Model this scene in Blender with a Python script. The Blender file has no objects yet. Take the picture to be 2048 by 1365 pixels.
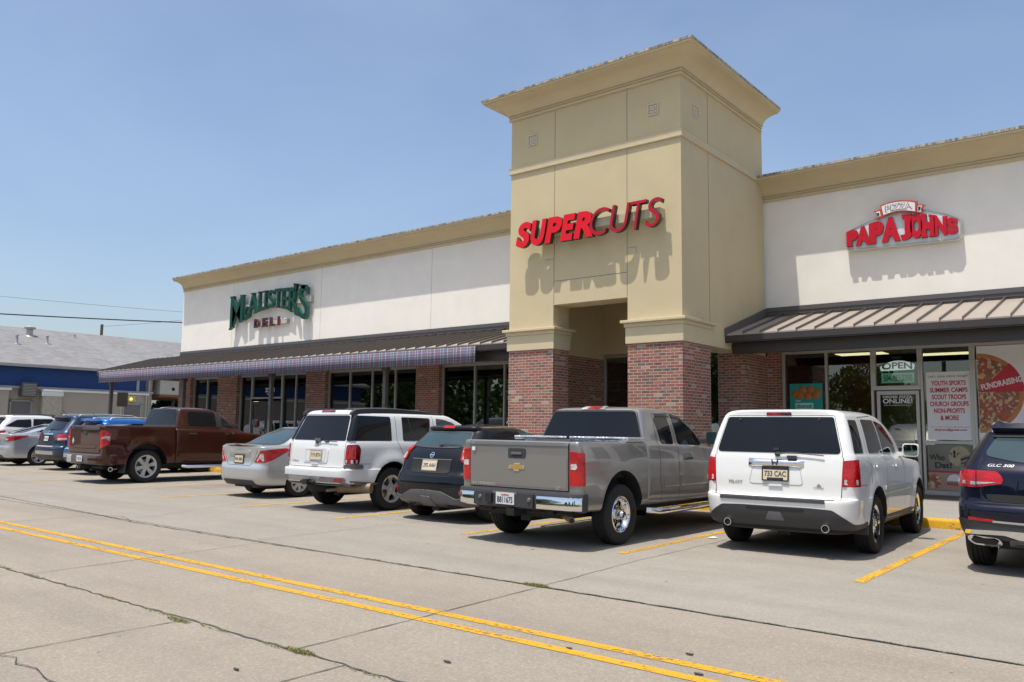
import bpy, bmesh, math, random
import numpy as np
from mathutils import Vector, Matrix
from mathutils.geometry import delaunay_2d_cdt
R = math.radians
random.seed(7)
D = bpy.data
SC = bpy.context.scene
COL = SC.collection

# ------------------------------------------------------------------ camera, sky, sun, exposure
cam = D.cameras.new('camera'); camo = D.objects.new('camera', cam); COL.objects.link(camo)
cam.sensor_width = 36; cam.lens = 28.905; cam.clip_start = 0.1; cam.clip_end = 3000
yaw, pitch, roll = -0.679886485, 0.107237086, 0.0134651066
fw = Vector((math.sin(yaw)*math.cos(pitch), math.cos(yaw)*math.cos(pitch), math.sin(pitch)))
rt = Vector((math.cos(yaw), -math.sin(yaw), 0)); up = rt.cross(fw)
r2 = rt*math.cos(roll) + up*math.sin(roll); u2 = -rt*math.sin(roll) + up*math.cos(roll)
camo.matrix_world = Matrix(((r2.x, u2.x, -fw.x, 0), (r2.y, u2.y, -fw.y, 0), (r2.z, u2.z, -fw.z, 1.487), (0, 0, 0, 1)))
SC.camera = camo
w = D.worlds.new('World'); SC.world = w; w.use_nodes = True
nt = w.node_tree; nt.nodes.clear()
sky = nt.nodes.new('ShaderNodeTexSky'); sky.sky_type = 'NISHITA'; sky.sun_disc = False
SUN = Vector((-0.2, -1.0, 3.4)).normalized()
sky.sun_elevation = math.asin(SUN.z); sky.sun_rotation = math.atan2(SUN.x, SUN.y)
sky.altitude = 0; sky.air_density = 1.0; sky.dust_density = 2.6; sky.ozone_density = 1.6
bg = nt.nodes.new('ShaderNodeBackground'); bg.inputs[1].default_value = 0.15
wo = nt.nodes.new('ShaderNodeOutputWorld')
tc = nt.nodes.new('ShaderNodeTexCoord'); nz = nt.nodes.new('ShaderNodeTexNoise'); nz.inputs['Scale'].default_value = 1.7; nz.inputs['Detail'].default_value = 5; nz.inputs['Roughness'].default_value = .55; nz.inputs['Distortion'].default_value = .5
mpn = nt.nodes.new('ShaderNodeMapping'); mpn.inputs['Scale'].default_value = (1, 1, 2.2); mpn.inputs['Location'].default_value = (.3, .1, .0); nt.links.new(tc.outputs['Generated'], mpn.inputs[0]); nt.links.new(mpn.outputs[0], nz.inputs['Vector'])
cr = nt.nodes.new('ShaderNodeValToRGB'); cr.color_ramp.elements[0].position = .40; cr.color_ramp.elements[1].position = .78; cr.color_ramp.elements[0].color = (0, 0, 0, 1); cr.color_ramp.elements[1].color = (.14, .14, .14, 1); nt.links.new(nz.outputs[0], cr.inputs[0])
mxs = nt.nodes.new('ShaderNodeMix'); mxs.data_type = 'RGBA'; mxs.inputs[7].default_value = (4.6, 5.3, 6.2, 1); nt.links.new(cr.outputs[0], mxs.inputs[0]); nt.links.new(sky.outputs[0], mxs.inputs[6]); nt.links.new(mxs.outputs[2], bg.inputs[0]); nt.links.new(bg.outputs[0], wo.inputs[0])
sl = D.lights.new('sun', 'SUN'); sl.energy = 4.1; sl.angle = R(0.5); sl.color = (1.0, 0.955, 0.88)
so = D.objects.new('sun', sl); COL.objects.link(so); so.rotation_euler = SUN.to_track_quat('Z', 'Y').to_euler(); so.location = (0, 0, 30)
SC.view_settings.view_transform = 'Standard'; SC.view_settings.look = 'None'
SC.view_settings.exposure = 0.24; SC.view_settings.gamma = 1.0
SC.render.engine = 'CYCLES'

# ------------------------------------------------------------------ object helpers
def smooth(me, ang=32):
    me.polygons.foreach_set('use_smooth', [True]*len(me.polygons))
    me.set_sharp_from_angle(angle=R(ang))
def mk(name, v, f, mat, parent=None, ang=None, midx=None):
    me = D.meshes.new(name); me.from_pydata([tuple(map(float, p)) for p in v], [], [tuple(map(int, q)) for q in f]); me.update()
    for m in (mat if isinstance(mat, (list, tuple)) else [mat]): me.materials.append(m)
    if midx is not None: me.polygons.foreach_set('material_index', midx)
    if ang: smooth(me, ang)
    o = D.objects.new(name, me); COL.objects.link(o)
    if parent: o.parent = parent
    return o
def tag(o, label=None, cat=None, group=None, kind=None):
    if label: o['label'] = label
    if cat: o['category'] = cat
    if group: o['group'] = group
    if kind: o['kind'] = kind
    return o
def empty(name, loc=(0, 0, 0), rz=0, parent=None):
    o = D.objects.new(name, None); COL.objects.link(o); o.location = loc; o.rotation_euler = (0, 0, rz)
    o.empty_display_size = .2
    if parent: o.parent = parent
    return o
class MB:
    def __init__(s): s.v = []; s.f = []; s.m = []; s.cm = 0
    def add(s, v, f):
        b = len(s.v); s.v += [tuple(p) for p in v]; s.f += [tuple(i+b for i in q) for q in f]; s.m += [s.cm]*len(f); return s
    def box(s, x0, x1, y0, y1, z0, z1):
        x0, x1 = sorted((x0, x1)); y0, y1 = sorted((y0, y1)); z0, z1 = sorted((z0, z1))
        return s.add([(x0,y0,z0),(x1,y0,z0),(x1,y1,z0),(x0,y1,z0),(x0,y0,z1),(x1,y0,z1),(x1,y1,z1),(x0,y1,z1)],
                     [(0,3,2,1),(4,5,6,7),(0,1,5,4),(1,2,6,5),(2,3,7,6),(3,0,4,7)])
    def prism(s, poly, fn0, fn1):
        n = len(poly); v = [fn0(*p) for p in poly]+[fn1(*p) for p in poly]
        a = sum(poly[i][0]*poly[(i+1) % n][1]-poly[(i+1) % n][0]*poly[i][1] for i in range(n))
        f = [tuple(range(n)), tuple(range(2*n-1, n-1, -1))]+[(i, i+n, (i+1) % n+n, (i+1) % n) for i in range(n)]
        return s.add(v, f)
    def px(s, poly, x0, x1): return s.prism(poly, lambda a, b: (x0, a, b), lambda a, b: (x1, a, b))
    def py(s, poly, y0, y1): return s.prism(poly, lambda a, b: (a, y0, b), lambda a, b: (a, y1, b))
    def pz(s, poly, z0, z1): return s.prism(poly, lambda a, b: (a, b, z0), lambda a, b: (a, b, z1))
    def tube(s, pts, r, n=10, cap=True):
        pts = [Vector(p) for p in pts]; rr = r if isinstance(r, (list, tuple)) else [r]*len(pts); v = []; f = []
        t0 = (pts[1]-pts[0]).normalized(); a = Vector((0, 0, 1)) if abs(t0.z) < .9 else Vector((1, 0, 0)); nrm = t0.cross(a).normalized()
        for i, p in enumerate(pts):
            t = (pts[min(i+1, len(pts)-1)]-pts[max(i-1, 0)]).normalized(); nrm = (nrm-t*nrm.dot(t)).normalized(); b = t.cross(nrm)
            for k in range(n):
                c = 2*math.pi*k/n; v.append(p+nrm*math.cos(c)*rr[i]+b*math.sin(c)*rr[i])
        for i in range(len(pts)-1):
            for k in range(n): f.append((i*n+k, i*n+(k+1) % n, (i+1)*n+(k+1) % n, (i+1)*n+k))
        if cap: f.append(tuple(range(n-1, -1, -1))); f.append(tuple((len(pts)-1)*n+k for k in range(n)))
        return s.add(v, f)
    def lathe(s, prof, M=None, n=32, closed=False):
        v = []; f = []; m = len(prof)
        for k in range(n):
            c = 2*math.pi*k/n
            for (r, h) in prof:
                p = Vector((r*math.cos(c), r*math.sin(c), h)); v.append(M @ p if M else p)
        for k in range(n):
            for i in range(m if closed else m-1):
                j = (i+1) % m; k2 = (k+1) % n
                f.append((k*m+i, k2*m+i, k2*m+j, k*m+j))
        return s.add(v, f)
    def build(s, name, mat, parent=None, ang=None): return mk(name, s.v, s.f, mat, parent, ang, s.m if isinstance(mat, (list, tuple)) else None)
def bev(o, wd=.01, seg=2):
    m = o.modifiers.new('bevel', 'BEVEL'); m.width = wd; m.segments = seg; m.limit_method = 'ANGLE'; m.angle_limit = R(40); return o
def rnd(poly, r, n=4):
    out = []; N = len(poly)
    for i in range(N):
        p = Vector(poly[i][:2]); a = Vector(poly[i-1][:2]); b = Vector(poly[(i+1) % N][:2])
        ri = poly[i][2] if len(poly[i]) > 2 else r
        da = (a-p); db = (b-p); ri = min(ri, da.length*.45, db.length*.45)
        if ri < 1e-4: out.append(tuple(p)); continue
        q0 = p+da.normalized()*ri; q1 = p+db.normalized()*ri
        for k in range(n+1):
            t = k/n; out.append(tuple(q0*(1-t)**2+p*2*t*(1-t)+q1*t*t))
    return out
def cdt(poly, holes=(), g=None):
    pts = [Vector(p) for p in poly]; edges = [(i, (i+1) % len(poly)) for i in range(len(poly))]
    for hl in holes:
        b = len(pts); pts += [Vector(p) for p in hl]; edges += [(b+i, b+(i+1) % len(hl)) for i in range(len(hl))]
    if g:
        xs = [p[0] for p in poly]; ys = [p[1] for p in poly]
        nx = int((max(xs)-min(xs))/g); ny = int((max(ys)-min(ys))/g)
        P = np.array(poly); Q = np.roll(P, -1, 0)
        for i in range(1, nx+1):
            for j in range(1, ny+1):
                x = min(xs)+(max(xs)-min(xs))*i/(nx+1); y = min(ys)+(max(ys)-min(ys))*j/(ny+1)
                d = Q-P; t = np.clip(((np.array([x, y])-P)*d).sum(1)/np.maximum((d*d).sum(1), 1e-12), 0, 1)
                if np.hypot(*(P+d*t[:, None]-[x, y]).T).min() > g*.3: pts.append(Vector((x, y)))
    r = delaunay_2d_cdt(pts, edges, [], 1, 1e-6)
    V = [tuple(p) for p in r[0]]; F = []
    def inside(c, q):
        k = False
        for (x0, y0), (x1, y1) in zip(q, q[1:]+q[:1]):
            if (y0 > c[1]) != (y1 > c[1]) and c[0] < (x1-x0)*(c[1]-y0)/(y1-y0)+x0: k = not k
        return k
    for f in r[2]:
        if holes:
            c = (sum(V[i][0] for i in f)/len(f), sum(V[i][1] for i in f)/len(f))
            if any(inside(c, list(hl)) for hl in holes): continue
        a = sum(V[f[i]][0]*V[f[(i+1) % len(f)]][1]-V[f[(i+1) % len(f)]][0]*V[f[i]][1] for i in range(len(f)))
        F.append(tuple(f) if a > 0 else tuple(reversed(f)))
    return V, F
def dens(poly, g):
    out = []
    for i in range(len(poly)):
        a = Vector(poly[i]); b = Vector(poly[(i+1) % len(poly)]); n = max(1, int((b-a).length/g))
        for k in range(n): out.append(tuple(a+(b-a)*k/n))
    return out
def shell(V, F, fn, th):
    """3D mesh: front at fn(p,0), back at fn(p,-th), with rims"""
    a = [fn(p, 0.0) for p in V]; b = [fn(p, -th) for p in V]; n = len(V)
    ed = {}
    for f in F:
        for i in range(len(f)):
            e = (f[i], f[(i+1) % len(f)]); ed[e] = 1
    fs = list(F)+[tuple(i+n for i in reversed(f)) for f in F]
    for (i, j) in ed:
        if (j, i) not in ed: fs.append((j, i, i+n, j+n))
    return a+b, fs
_tx = {}
def text2d(s, bold=0.0, shear=0.0, res=5):
    k = (s, bold, shear)
    if k in _tx: return _tx[k]
    cu = D.curves.new('t', 'FONT'); cu.body = s; cu.offset = bold; cu.shear = shear; cu.resolution_u = res; cu.fill_mode = 'FRONT'
    cu.align_x = 'LEFT'
    o = D.objects.new('t', cu); COL.objects.link(o)
    dg = bpy.context.evaluated_depsgraph_get(); me = D.meshes.new_from_object(o.evaluated_get(dg))
    V = [tuple(v.co[:2]) for v in me.vertices]; F = [tuple(p.vertices) for p in me.polygons]
    D.objects.remove(o); D.curves.remove(cu); D.meshes.remove(me)
    F2 = []
    for f in F:
        a = sum(V[f[i]][0]*V[f[(i+1) % len(f)]][1]-V[f[(i+1) % len(f)]][0]*V[f[i]][1] for i in range(len(f)))
        F2.append(f if a > 0 else tuple(reversed(f)))
    _tx[k] = (V, F2); return _tx[k]
def fit(V, x0, x1, y0, y1):
    xs = [p[0] for p in V]; ys = [p[1] for p in V]; a, b, c, d = min(xs), max(xs), min(ys), max(ys)
    return [(x0+(p[0]-a)/(b-a)*(x1-x0), y0+(p[1]-c)/(d-c)*(y1-y0)) for p in V]
def fit_h(V, xc, y0, hgt, sx=1.0, cap=.729):
    xs = [p[0] for p in V]; a, b = min(xs), max(xs); k = hgt/cap
    return [(xc+(p[0]-(a+b)/2)*k*sx, y0+p[1]*k) for p in V]
def plane_text(s, name, mat, parent, org, ex, ez, nrm, x0=None, x1=None, y0=None, y1=None, bold=.0, shear=0, th=.003, xc=None, hgt=None, sx=1):
    V, F = text2d(s, bold, shear)
    V = fit(V, x0, x1, y0, y1) if x0 is not None else fit_h(V, xc, y0, hgt, sx)
    org, ex, ez, nrm = map(Vector, (org, ex, ez, nrm))
    v, f = shell(V, F, lambda p, d: org+ex*p[0]+ez*p[1]+nrm*(th+d), th)
    return mk(name, v, f, mat, parent)

# ------------------------------------------------------------------ materials
class N:
    def __init__(s, name):
        s.m = D.materials.new(name); s.m.use_nodes = True; s.t = s.m.node_tree; s.p = s.t.nodes['Principled BSDF']; s.o = s.t.nodes['Material Output']
    def n(s, typ, **kw):
        x = s.t.nodes.new(typ)
        for k, v in kw.items():
            if k.startswith('_'): x.inputs[int(k[1:])].default_value = v
            else: setattr(x, k, v)
        return x
    def l(s, a, b): s.t.links.new(a, b)
    def inp(s, x, v):
        if isinstance(v, (int, float, tuple, list)): x.default_value = v
        else: s.l(v, x)
    def math(s, op, a, b=0.0, c=0.0, clamp=False):
        x = s.n('ShaderNodeMath', operation=op, use_clamp=clamp)
        for i, v in enumerate((a, b, c)): s.inp(x.inputs[i], v)
        return x.outputs[0]
    def mix(s, fac, a, b, typ='MIX'):
        x = s.n('ShaderNodeMix', data_type='RGBA', blend_type=typ); s.inp(x.inputs[0], fac); s.inp(x.inputs[6], a if not isinstance(a, tuple) else (*a[:3], 1)); s.inp(x.inputs[7], b if not isinstance(b, tuple) else (*b[:3], 1)); return x.outputs[2]
    def noise(s, scale, detail=4, rough=.55, vec=None, out=0, dist=0):
        x = s.n('ShaderNodeTexNoise'); x.inputs['Scale'].default_value = scale; x.inputs['Detail'].default_value = detail; x.inputs['Roughness'].default_value = rough; x.inputs['Distortion'].default_value = dist
        s.l(vec if vec is not None else s.co(), x.inputs['Vector']); return x.outputs[out]
    def co(s, k='Object'):
        if not hasattr(s, '_co'): s._co = s.n('ShaderNodeTexCoord')
        return s._co.outputs[k]
    def xyz(s, v=None):
        x = s.n('ShaderNodeSeparateXYZ'); s.l(v if v is not None else s.co(), x.inputs[0]); return x.outputs
    def comb(s, a, b, c=0.0):
        x = s.n('ShaderNodeCombineXYZ')
        for i, v in enumerate((a, b, c)): s.inp(x.inputs[i], v)
        return x.outputs[0]
    def ramp(s, fac, stops, interp='LINEAR'):
        x = s.n('ShaderNodeValToRGB'); s.inp(x.inputs[0], fac); cr = x.color_ramp; cr.interpolation = interp
        while len(cr.elements) < len(stops): cr.elements.new(.5)
        for e, (p, c) in zip(cr.elements, stops): e.position = p; e.color = (*c, 1) if len(c) == 3 else c
        return x.outputs[0]
    def bump(s, hgt, strength=.3, dist=.01):
        b = s.n('ShaderNodeBump'); b.inputs['Strength'].default_value = strength; b.inputs['Distance'].default_value = dist; s.l(hgt, b.inputs['Height']); s.l(b.outputs[0], s.p.inputs['Normal'])
    def set(s, col=None, rough=None, metal=None, coat=None, spec=None):
        if col is not None: s.inp(s.p.inputs['Base Color'], (*col, 1) if isinstance(col, tuple) else col)
        if rough is not None: s.inp(s.p.inputs['Roughness'], rough)
        if metal is not None: s.inp(s.p.inputs['Metallic'], metal)
        if coat is not None: s.p.inputs['Coat Weight'].default_value = coat; s.p.inputs['Coat Roughness'].default_value = .03
        if spec is not None: s.p.inputs['Specular IOR Level'].default_value = spec
        return s
def g(v): return (v, v, v)
def plain(name, col, rough=.5, metal=0, coat=0, spec=.5, var=.06, sc=6.0):
    a = N(name); c1 = tuple(max(0, c*(1-var)) for c in col); c2 = tuple(min(1, c*(1+var)) for c in col)
    c = a.mix(a.noise(sc, 3), c1, c2) if var else col
    a.set(c, rough, metal, coat, spec); return a.m
M = {}
def stucco(name, col, dirt=.07):
    a = N(name); n1 = a.noise(1.2, 5, .6); n2 = a.noise(.35, 3)
    c = a.mix(a.ramp(n1, [(.35, g(0)), (.7, g(1))]), tuple(x*(1-dirt) for x in col), col)
    st = a.noise(1.0, 4, .6, vec=a.comb(*[a.math('MULTIPLY', o, k) for o, k in zip(a.xyz(), (3.0, 3.0, .25))]))
    c = a.mix(a.math('MULTIPLY', a.ramp(st, [(.55, g(0)), (.8, g(1))]),   .14), c, tuple(x*.8 for x in col))
    a.set(c, .88, spec=.2); a.bump(a.noise(90, 4, .7), .35, .006); return a.m
M['white_wall'] = stucco('white_stucco', (.84, .80, .72))
M['tan_wall'] = stucco('tan_stucco', (.585, .49, .305))
M['trim'] = stucco('tan_trim_stucco', (.59, .50, .325), .06)
M['groove_pale'] = plain('groove_pale', (.46, .43, .37), .9)
M['medal'] = plain('pale_medallion', (.60, .54, .42), .8)
M['groove'] = plain('groove_dark', (.22, .19, .13), .9)
def cap_m():
    a = N('weathered_cap'); v = a.comb(*[a.math('MULTIPLY', o, k) for o, k in zip(a.xyz(), (9.0, 9.0, 1.5))])
    c = a.mix(a.ramp(a.noise(1.0, 6, .75, vec=v), [(.42, g(0)), (.56, g(1))]), (.13, .12, .105), (.44, .40, .33)); a.set(c, .8); return a.m
M['cap'] = cap_m()
def brick():
    a = N('brick'); X, Y, Z = a.xyz(a.co('Object')); geo = a.n('ShaderNodeNewGeometry'); nx = a.xyz(geo.outputs['Normal'])[0]
    side = a.math('GREATER_THAN', a.math('ABSOLUTE', nx), .5)
    h = a.math('ADD', a.math('MULTIPLY', Y, side), a.math('MULTIPLY', X, a.math('SUBTRACT', 1.0, side)))
    row = a.math('FLOOR', a.math('DIVIDE', Z, .0677)); fv = a.math('FRACT', a.math('DIVIDE', Z, .0677))
    u = a.math('ADD', a.math('DIVIDE', h, .203), a.math('MULTIPLY', a.math('MODULO', row, 2.0), .5)); col = a.math('FLOOR', u); fu = a.math('FRACT', u)
    ww = a.math('MULTIPLY', a.math('SUBTRACT', a.noise(30, 2), .5), .05)
    mo = a.math('MAXIMUM', a.math('LESS_THAN', a.math('ADD', fu, ww), .055), a.math('LESS_THAN', a.math('ADD', fv, ww), .17))
    wn = a.n('ShaderNodeTexWhiteNoise', noise_dimensions='3D'); a.l(a.comb(col, row, side), wn.inputs['Vector'])
    c = a.ramp(wn.outputs['Value'], [(0, (.30, .075, .045)), (.28, (.24, .065, .045)), (.5, (.34, .12, .07)), (.66, (.16, .075, .06)), (.78, (.09, .06, .06)), (.88, (.28, .15, .10)), (.96, (.40, .32, .27))], 'CONSTANT')
    c = a.mix(a.ramp(a.noise(14, 5, .7), [(.3, g(0)), (.75, g(.75))]), c, a.mix(a.noise(40, 2), (.13, .05, .035), (.42, .30, .24)))
    c = a.mix(a.ramp(a.noise(55, 3, .6), [(.62, g(0)), (.72, g(.6))]), c, (.5, .45, .4))
    c = a.mix(mo, c, a.mix(a.noise(20, 3), (.36, .33, .29), (.50, .46, .40)))
    a.set(c, .85, spec=.2); a.bump(a.math('SUBTRACT', a.noise(60, 3), a.math('MULTIPLY', mo, 1.4)), .5, .006); return a.m
M['brick'] = brick()
def concrete(name, c1, c2, agg, tone):
    a = N(name); v = a.co('Object')
    big = a.noise(.35, 5, .6); mid = a.noise(2.2, 5, .65)
    c = a.mix(a.ramp(big, [(.3, g(0)), (.7, g(1))]), c1, c2)
    c = a.mix(a.math('MULTIPLY', a.ramp(mid, [(.35, g(0)), (.75, g(1))]), .45), c, tuple(x*.8 for x in c1))
    vo = a.n('ShaderNodeTexVoronoi'); vo.inputs['Scale'].default_value = 75; a.l(v, vo.inputs['Vector'])
    wn = a.ramp(a.xyz(vo.outputs['Color'])[0], [(.0, (.42, .36, .28)), (.35, (.20, .16, .12)), (.6, (.55, .50, .42)), (.85, (.30, .22, .15))], 'CONSTANT')
    c = a.mix(a.math('MULTIPLY', a.ramp(a.noise(25, 4, .7), [(.35, g(0)), (.6, g(1))]), agg), c, wn)
    sp = a.noise(7, 2, .4); c = a.mix(a.ramp(sp, [(.775, g(0)), (.79, g(.85))]), c, tone)
    tk = a.noise(1.0, 4, .6, vec=a.comb(a.math('MULTIPLY', a.xyz()[0], .10), a.math('MULTIPLY', a.xyz()[1], 1.3), 0.0)); c = a.mix(a.ramp(tk, [(.42, g(0)), (.70, g(.30))]), c, tuple(x*.62 for x in c1))
    st = a.noise(.9, 6, .7, dist=.6); c = a.mix(a.ramp(st, [(.60, g(0)), (.76, g(.28))]), c, (.14, .13, .115))
    a.set(c, .86, spec=.25); a.bump(a.noise(130, 3, .7), .5, .004); return a
def oil(a, spots):
    """dark oil stains at the parking stalls (a stain with its own shape)"""
    c = a.p.inputs['Base Color'].links[0].from_socket; X, Y, Z = a.xyz(a.co('Object'))
    for (x, y, r, k) in spots:
        d = a.math('SQRT', a.math('ADD', a.math('POWER', a.math('SUBTRACT', X, x), 2.0), a.math('POWER', a.math('MULTIPLY', a.math('SUBTRACT', Y, y), .45), 2.0)))
        d = a.math('ADD', d, a.math('MULTIPLY', a.math('SUBTRACT', a.noise(3, 4), .5), .8)); m = a.math('MULTIPLY', a.math('SUBTRACT', 1.0, a.math('DIVIDE', d, r), clamp=True), k)
        c = a.mix(m, c, (.09, .085, .08))
    a.l(c, a.p.inputs['Base Color'])
a = concrete('road_concrete', (.245, .213, .172), (.285, .25, .205), .25, (.06, .055, .05)); M['road'] = a.m
a = concrete('lot_concrete', (.25, .228, .193), (.29, .266, .228), .2, (.06, .055, .05)); oil(a, [(-4.0, 12.5, 1.1, .5), (-6.7, 12.5, 1.2, .5), (-9.4, 12.2, 1.1, .5), (-12.2, 12.4, 1.1, .5), (-15.4, 12.6, 1.1, .45), (-18.4, 12.0, 1.2, .5)]); M['lot'] = a.m
M['walk'] = concrete('walk_concrete', (.26, .245, .215), (.30, .285, .25), .2, (.1, .1, .09)).m
def paint(name, col, wear=.5, base=None):
    a = N(name); nn = a.noise(22, 6, .75); n2 = a.noise(1.6, 3)
    m = a.math('ADD', nn, a.math('MULTIPLY', a.math('SUBTRACT', n2, .5), .35))
    fac = a.ramp(m, [(wear-.02, g(0)), (wear+.02, g(1))])
    c = a.mix(a.noise(4, 4), tuple(x*.86 for x in col), col); a.set(c, .7, spec=.3)
    if base is None:
        tr = a.n('ShaderNodeBsdfTransparent'); mx = a.n('ShaderNodeMixShader'); a.l(fac, mx.inputs[0]); a.l(a.p.outputs[0], mx.inputs[1]); a.l(tr.outputs[0], mx.inputs[2]); a.l(mx.outputs[0], a.o.inputs[0])
    else: a.l(a.mix(fac, c, base), a.p.inputs['Base Color'])
    return a.m
M['line_paint'] = paint('yellow_line_paint', (.60, .315, .022), .575)
M['stall_paint'] = paint('stall_line_paint', (.60, .335, .035), .555)
M['curb_paint'] = paint('yellow_curb_paint', (.62, .34, .02), .585, (.10, .08, .05))
M['crack'] = plain('joint_dirt', (.075, .07, .06), .95, var=.3, sc=20)
M['bronze'] = plain('dark_bronze_metal', (.055, .048, .044), .42, .3, var=.12)
M['bronze_soft'] = plain('grey_brown_metal', (.115, .105, .10), .45, .2, var=.1)
M['alu'] = plain('aluminium_frame', (.42, .41, .38), .4, .35, var=.06)
M['alu_dk'] = plain('dark_bronze_frame', (.05, .035, .035), .4, .2)  # dark frame colour of the deli's double doors
def roofm():
    a = N('seam_roof_metal'); c = a.mix(a.noise(.8, 4, .6), (.30, .26, .22), (.37, .32, .27)); a.set(c, .5, .15); a.bump(a.noise(1.6, 2), .12, .02); return a.m
M['roof_metal'] = roofm()
def soffit():
    a = N('soffit_slats'); X = a.xyz()[0]; m = a.math('LESS_THAN', a.math('FRACT', a.math('DIVIDE', X, .21)), .13); a.set(a.mix(m, (.42, .36, .28), (.06, .04, .03)), .6); return a.m
M['soffit'] = soffit()
def plaid():
    a = N('plaid_cloth'); X, Y, Z = a.xyz()
    def band(co, per, off, stops): return a.ramp(a.math('FRACT', a.math('ADD', a.math('DIVIDE', co, per), off)), stops, 'CONSTANT')
    bl, gr, rd, wh, dk, pu = (.08, .12, .19), (.055, .115, .11), (.26, .04, .06), (.44, .40, .41), (.04, .04, .07), (.16, .11, .20)
    cv = band(X, .50, 0, [(0, wh), (.035, bl), (.16, rd), (.27, bl), (.36, gr), (.45, pu), (.50, wh), (.53, dk), (.60, bl), (.68, wh), (.71, rd), (.76, gr), (.88, dk), (.93, bl)])
    ch = band(Z, .155, .3, [(0, wh), (.07, bl), (.30, rd), (.42, bl), (.52, wh), (.58, pu), (.80, gr)])
    a.set(a.mix(.42, cv, ch), .75, spec=.2); a.bump(a.noise(3, 2), .3, .03); return a.m
M['plaid'] = plaid()
def glass(name, tint=(.45, .50, .47), refl=.09, rough=0.0):
    a = N(name); a.t.nodes.remove(a.p); tr = a.n('ShaderNodeBsdfTransparent'); tr.inputs[0].default_value = (*tint, 1)
    gl = a.n('ShaderNodeBsdfGlossy'); gl.inputs['Roughness'].default_value = rough; gl.inputs[0].default_value = (.92, .95, .95, 1)
    fr = a.n('ShaderNodeFresnel'); fr.inputs[0].default_value = 1.5; mx = a.n('ShaderNodeMixShader')
    a.l(a.math('ADD', a.math('MULTIPLY', fr.outputs[0], 1.3), refl, clamp=True), mx.inputs[0]); a.l(tr.outputs[0], mx.inputs[1]); a.l(gl.outputs[0], mx.inputs[2]); a.l(mx.outputs[0], a.o.inputs[0]); return a.m
M['glass'] = glass('shop_glass', (.62, .68, .64), .05)
def emit(name, col, st):
    a = N(name); a.set(col, .5); a.p.inputs['Emission Color'].default_value = (*col, 1); a.p.inputs['Emission Strength'].default_value = st; return a.m
M['lamp_on'] = emit('lamp_glow', (1.0, .80, .50), 2.2)
M['lamp_yel'] = emit('lamp_yellow', (1.0, .85, .10), 1.0)
M['black'] = plain('flat_black', (.012, .012, .012), .7, var=.2)
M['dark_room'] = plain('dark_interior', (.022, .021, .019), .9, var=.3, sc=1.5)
M['room_floor'] = plain('interior_floor', (.10, .085, .07), .6, var=.3, sc=2)
M['red_wall'] = plain('dark_red_interior', (.10, .015, .015), .8)
M['red_face'] = plain('red_acrylic', (.72, .003, .012), .25, coat=.0, spec=.35, var=.04)
M['rim_red'] = plain('faded_red_rim', (.33, .06, .045), .5)
M['red_deep'] = plain('deep_red_acrylic', (.50, .002, .014), .3, spec=.35, var=.04)
M['letter_side'] = plain('letter_return_brown', (.05, .03, .022), .4)
M['green_face'] = plain('green_acrylic', (.003, .045, .030), .4, coat=.0, spec=.25, var=.05)
M['green_side'] = plain('green_return', (.012, .11, .075), .35, coat=.1)
M['white'] = plain('white_plastic', (.72, .72, .70), .35, var=.04)
M['white_matte'] = plain('white_vinyl', (.70, .69, .70), .6, var=.02)
M['grey_box'] = plain('raceway_grey', (.46, .44, .38), .5)
M['tan_box'] = plain('raceway_tan', (.47, .41, .27), .5)
M['red_ink'] = plain('red_ink', (.45, .015, .035), .5)
M['grey_ink'] = plain('grey_ink', (.22, .22, .23), .5)
M['black_ink'] = plain('black_ink', (.01, .01, .012), .5)
M['teal'] = plain('teal_print', (.01, .27, .24), .45)
M['rubber'] = plain('tyre_rubber', (.022, .021, .02), .75, spec=.3, var=.25, sc=30)
M['chrome'] = plain('chrome', (.78, .79, .80), .06, 1, var=0)
M['alloy'] = plain('alloy_wheel', (.50, .50, .49), .35, .35, var=.06)
M['steel'] = plain('brushed_steel', (.42, .41, .40), .35, .8, var=.15)
M['rust'] = plain('rusty_pipe', (.24, .18, .12), .6, .5, var=.4, sc=15)
M['dplastic'] = plain('dark_plastic', (.035, .035, .038), .55, var=.12, sc=12)
M['gplastic'] = plain('grey_plastic', (.12, .12, .125), .5, var=.12, sc=12)
M['seam'] = plain('panel_gap', (.008, .008, .009), .8, var=0)
def lens(name, col, dark, scale=30):
    a = N(name); vo = a.n('ShaderNodeTexVoronoi'); vo.inputs['Scale'].default_value = scale; a.l(a.co(), vo.inputs['Vector'])
    c = a.mix(a.ramp(a.noise(5, 2), [(.35, g(0)), (.65, g(1))]), dark, col); a.set(c, .15, coat=.6)
    b = a.n('ShaderNodeBump'); b.inputs['Strength'].default_value = .35; b.inputs['Distance'].default_value = .01; a.l(vo.outputs['Distance'], b.inputs['Height']); a.l(b.outputs[0], a.p.inputs['Normal']); return a.m
M['lens_red'] = lens('red_lens', (.50, .003, .005), (.30, .0, .003), 42)
M['lens_dkred'] = lens('dark_red_lens', (.30, .006, .01), (.05, .0, .004))
M['lens_clear'] = lens('clear_lens', (.62, .62, .60), (.25, .24, .24), 45)
def carglass():
    a = N('tinted_glass'); a.set(a.mix(a.noise(1.5, 2), (.005, .006, .008), (.010, .012, .014)), .015, spec=.32); return a.m
M['cglass'] = carglass()
M['cglass2'] = plain('light_tinted_glass', (.03, .055, .06), .02, spec=.7, var=.3, sc=2)
M['gold'] = plain('gold_emblem', (.62, .42, .10), .25, .7, var=.1)
M['plate_white'] = plain('plate_white', (.62, .62, .58), .4)
M['plate_gold'] = plain('plate_cream', (.62, .52, .34), .4, var=.12, sc=15)
M['plate_blue'] = plain('plate_letters', (.04, .05, .10), .5)
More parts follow.
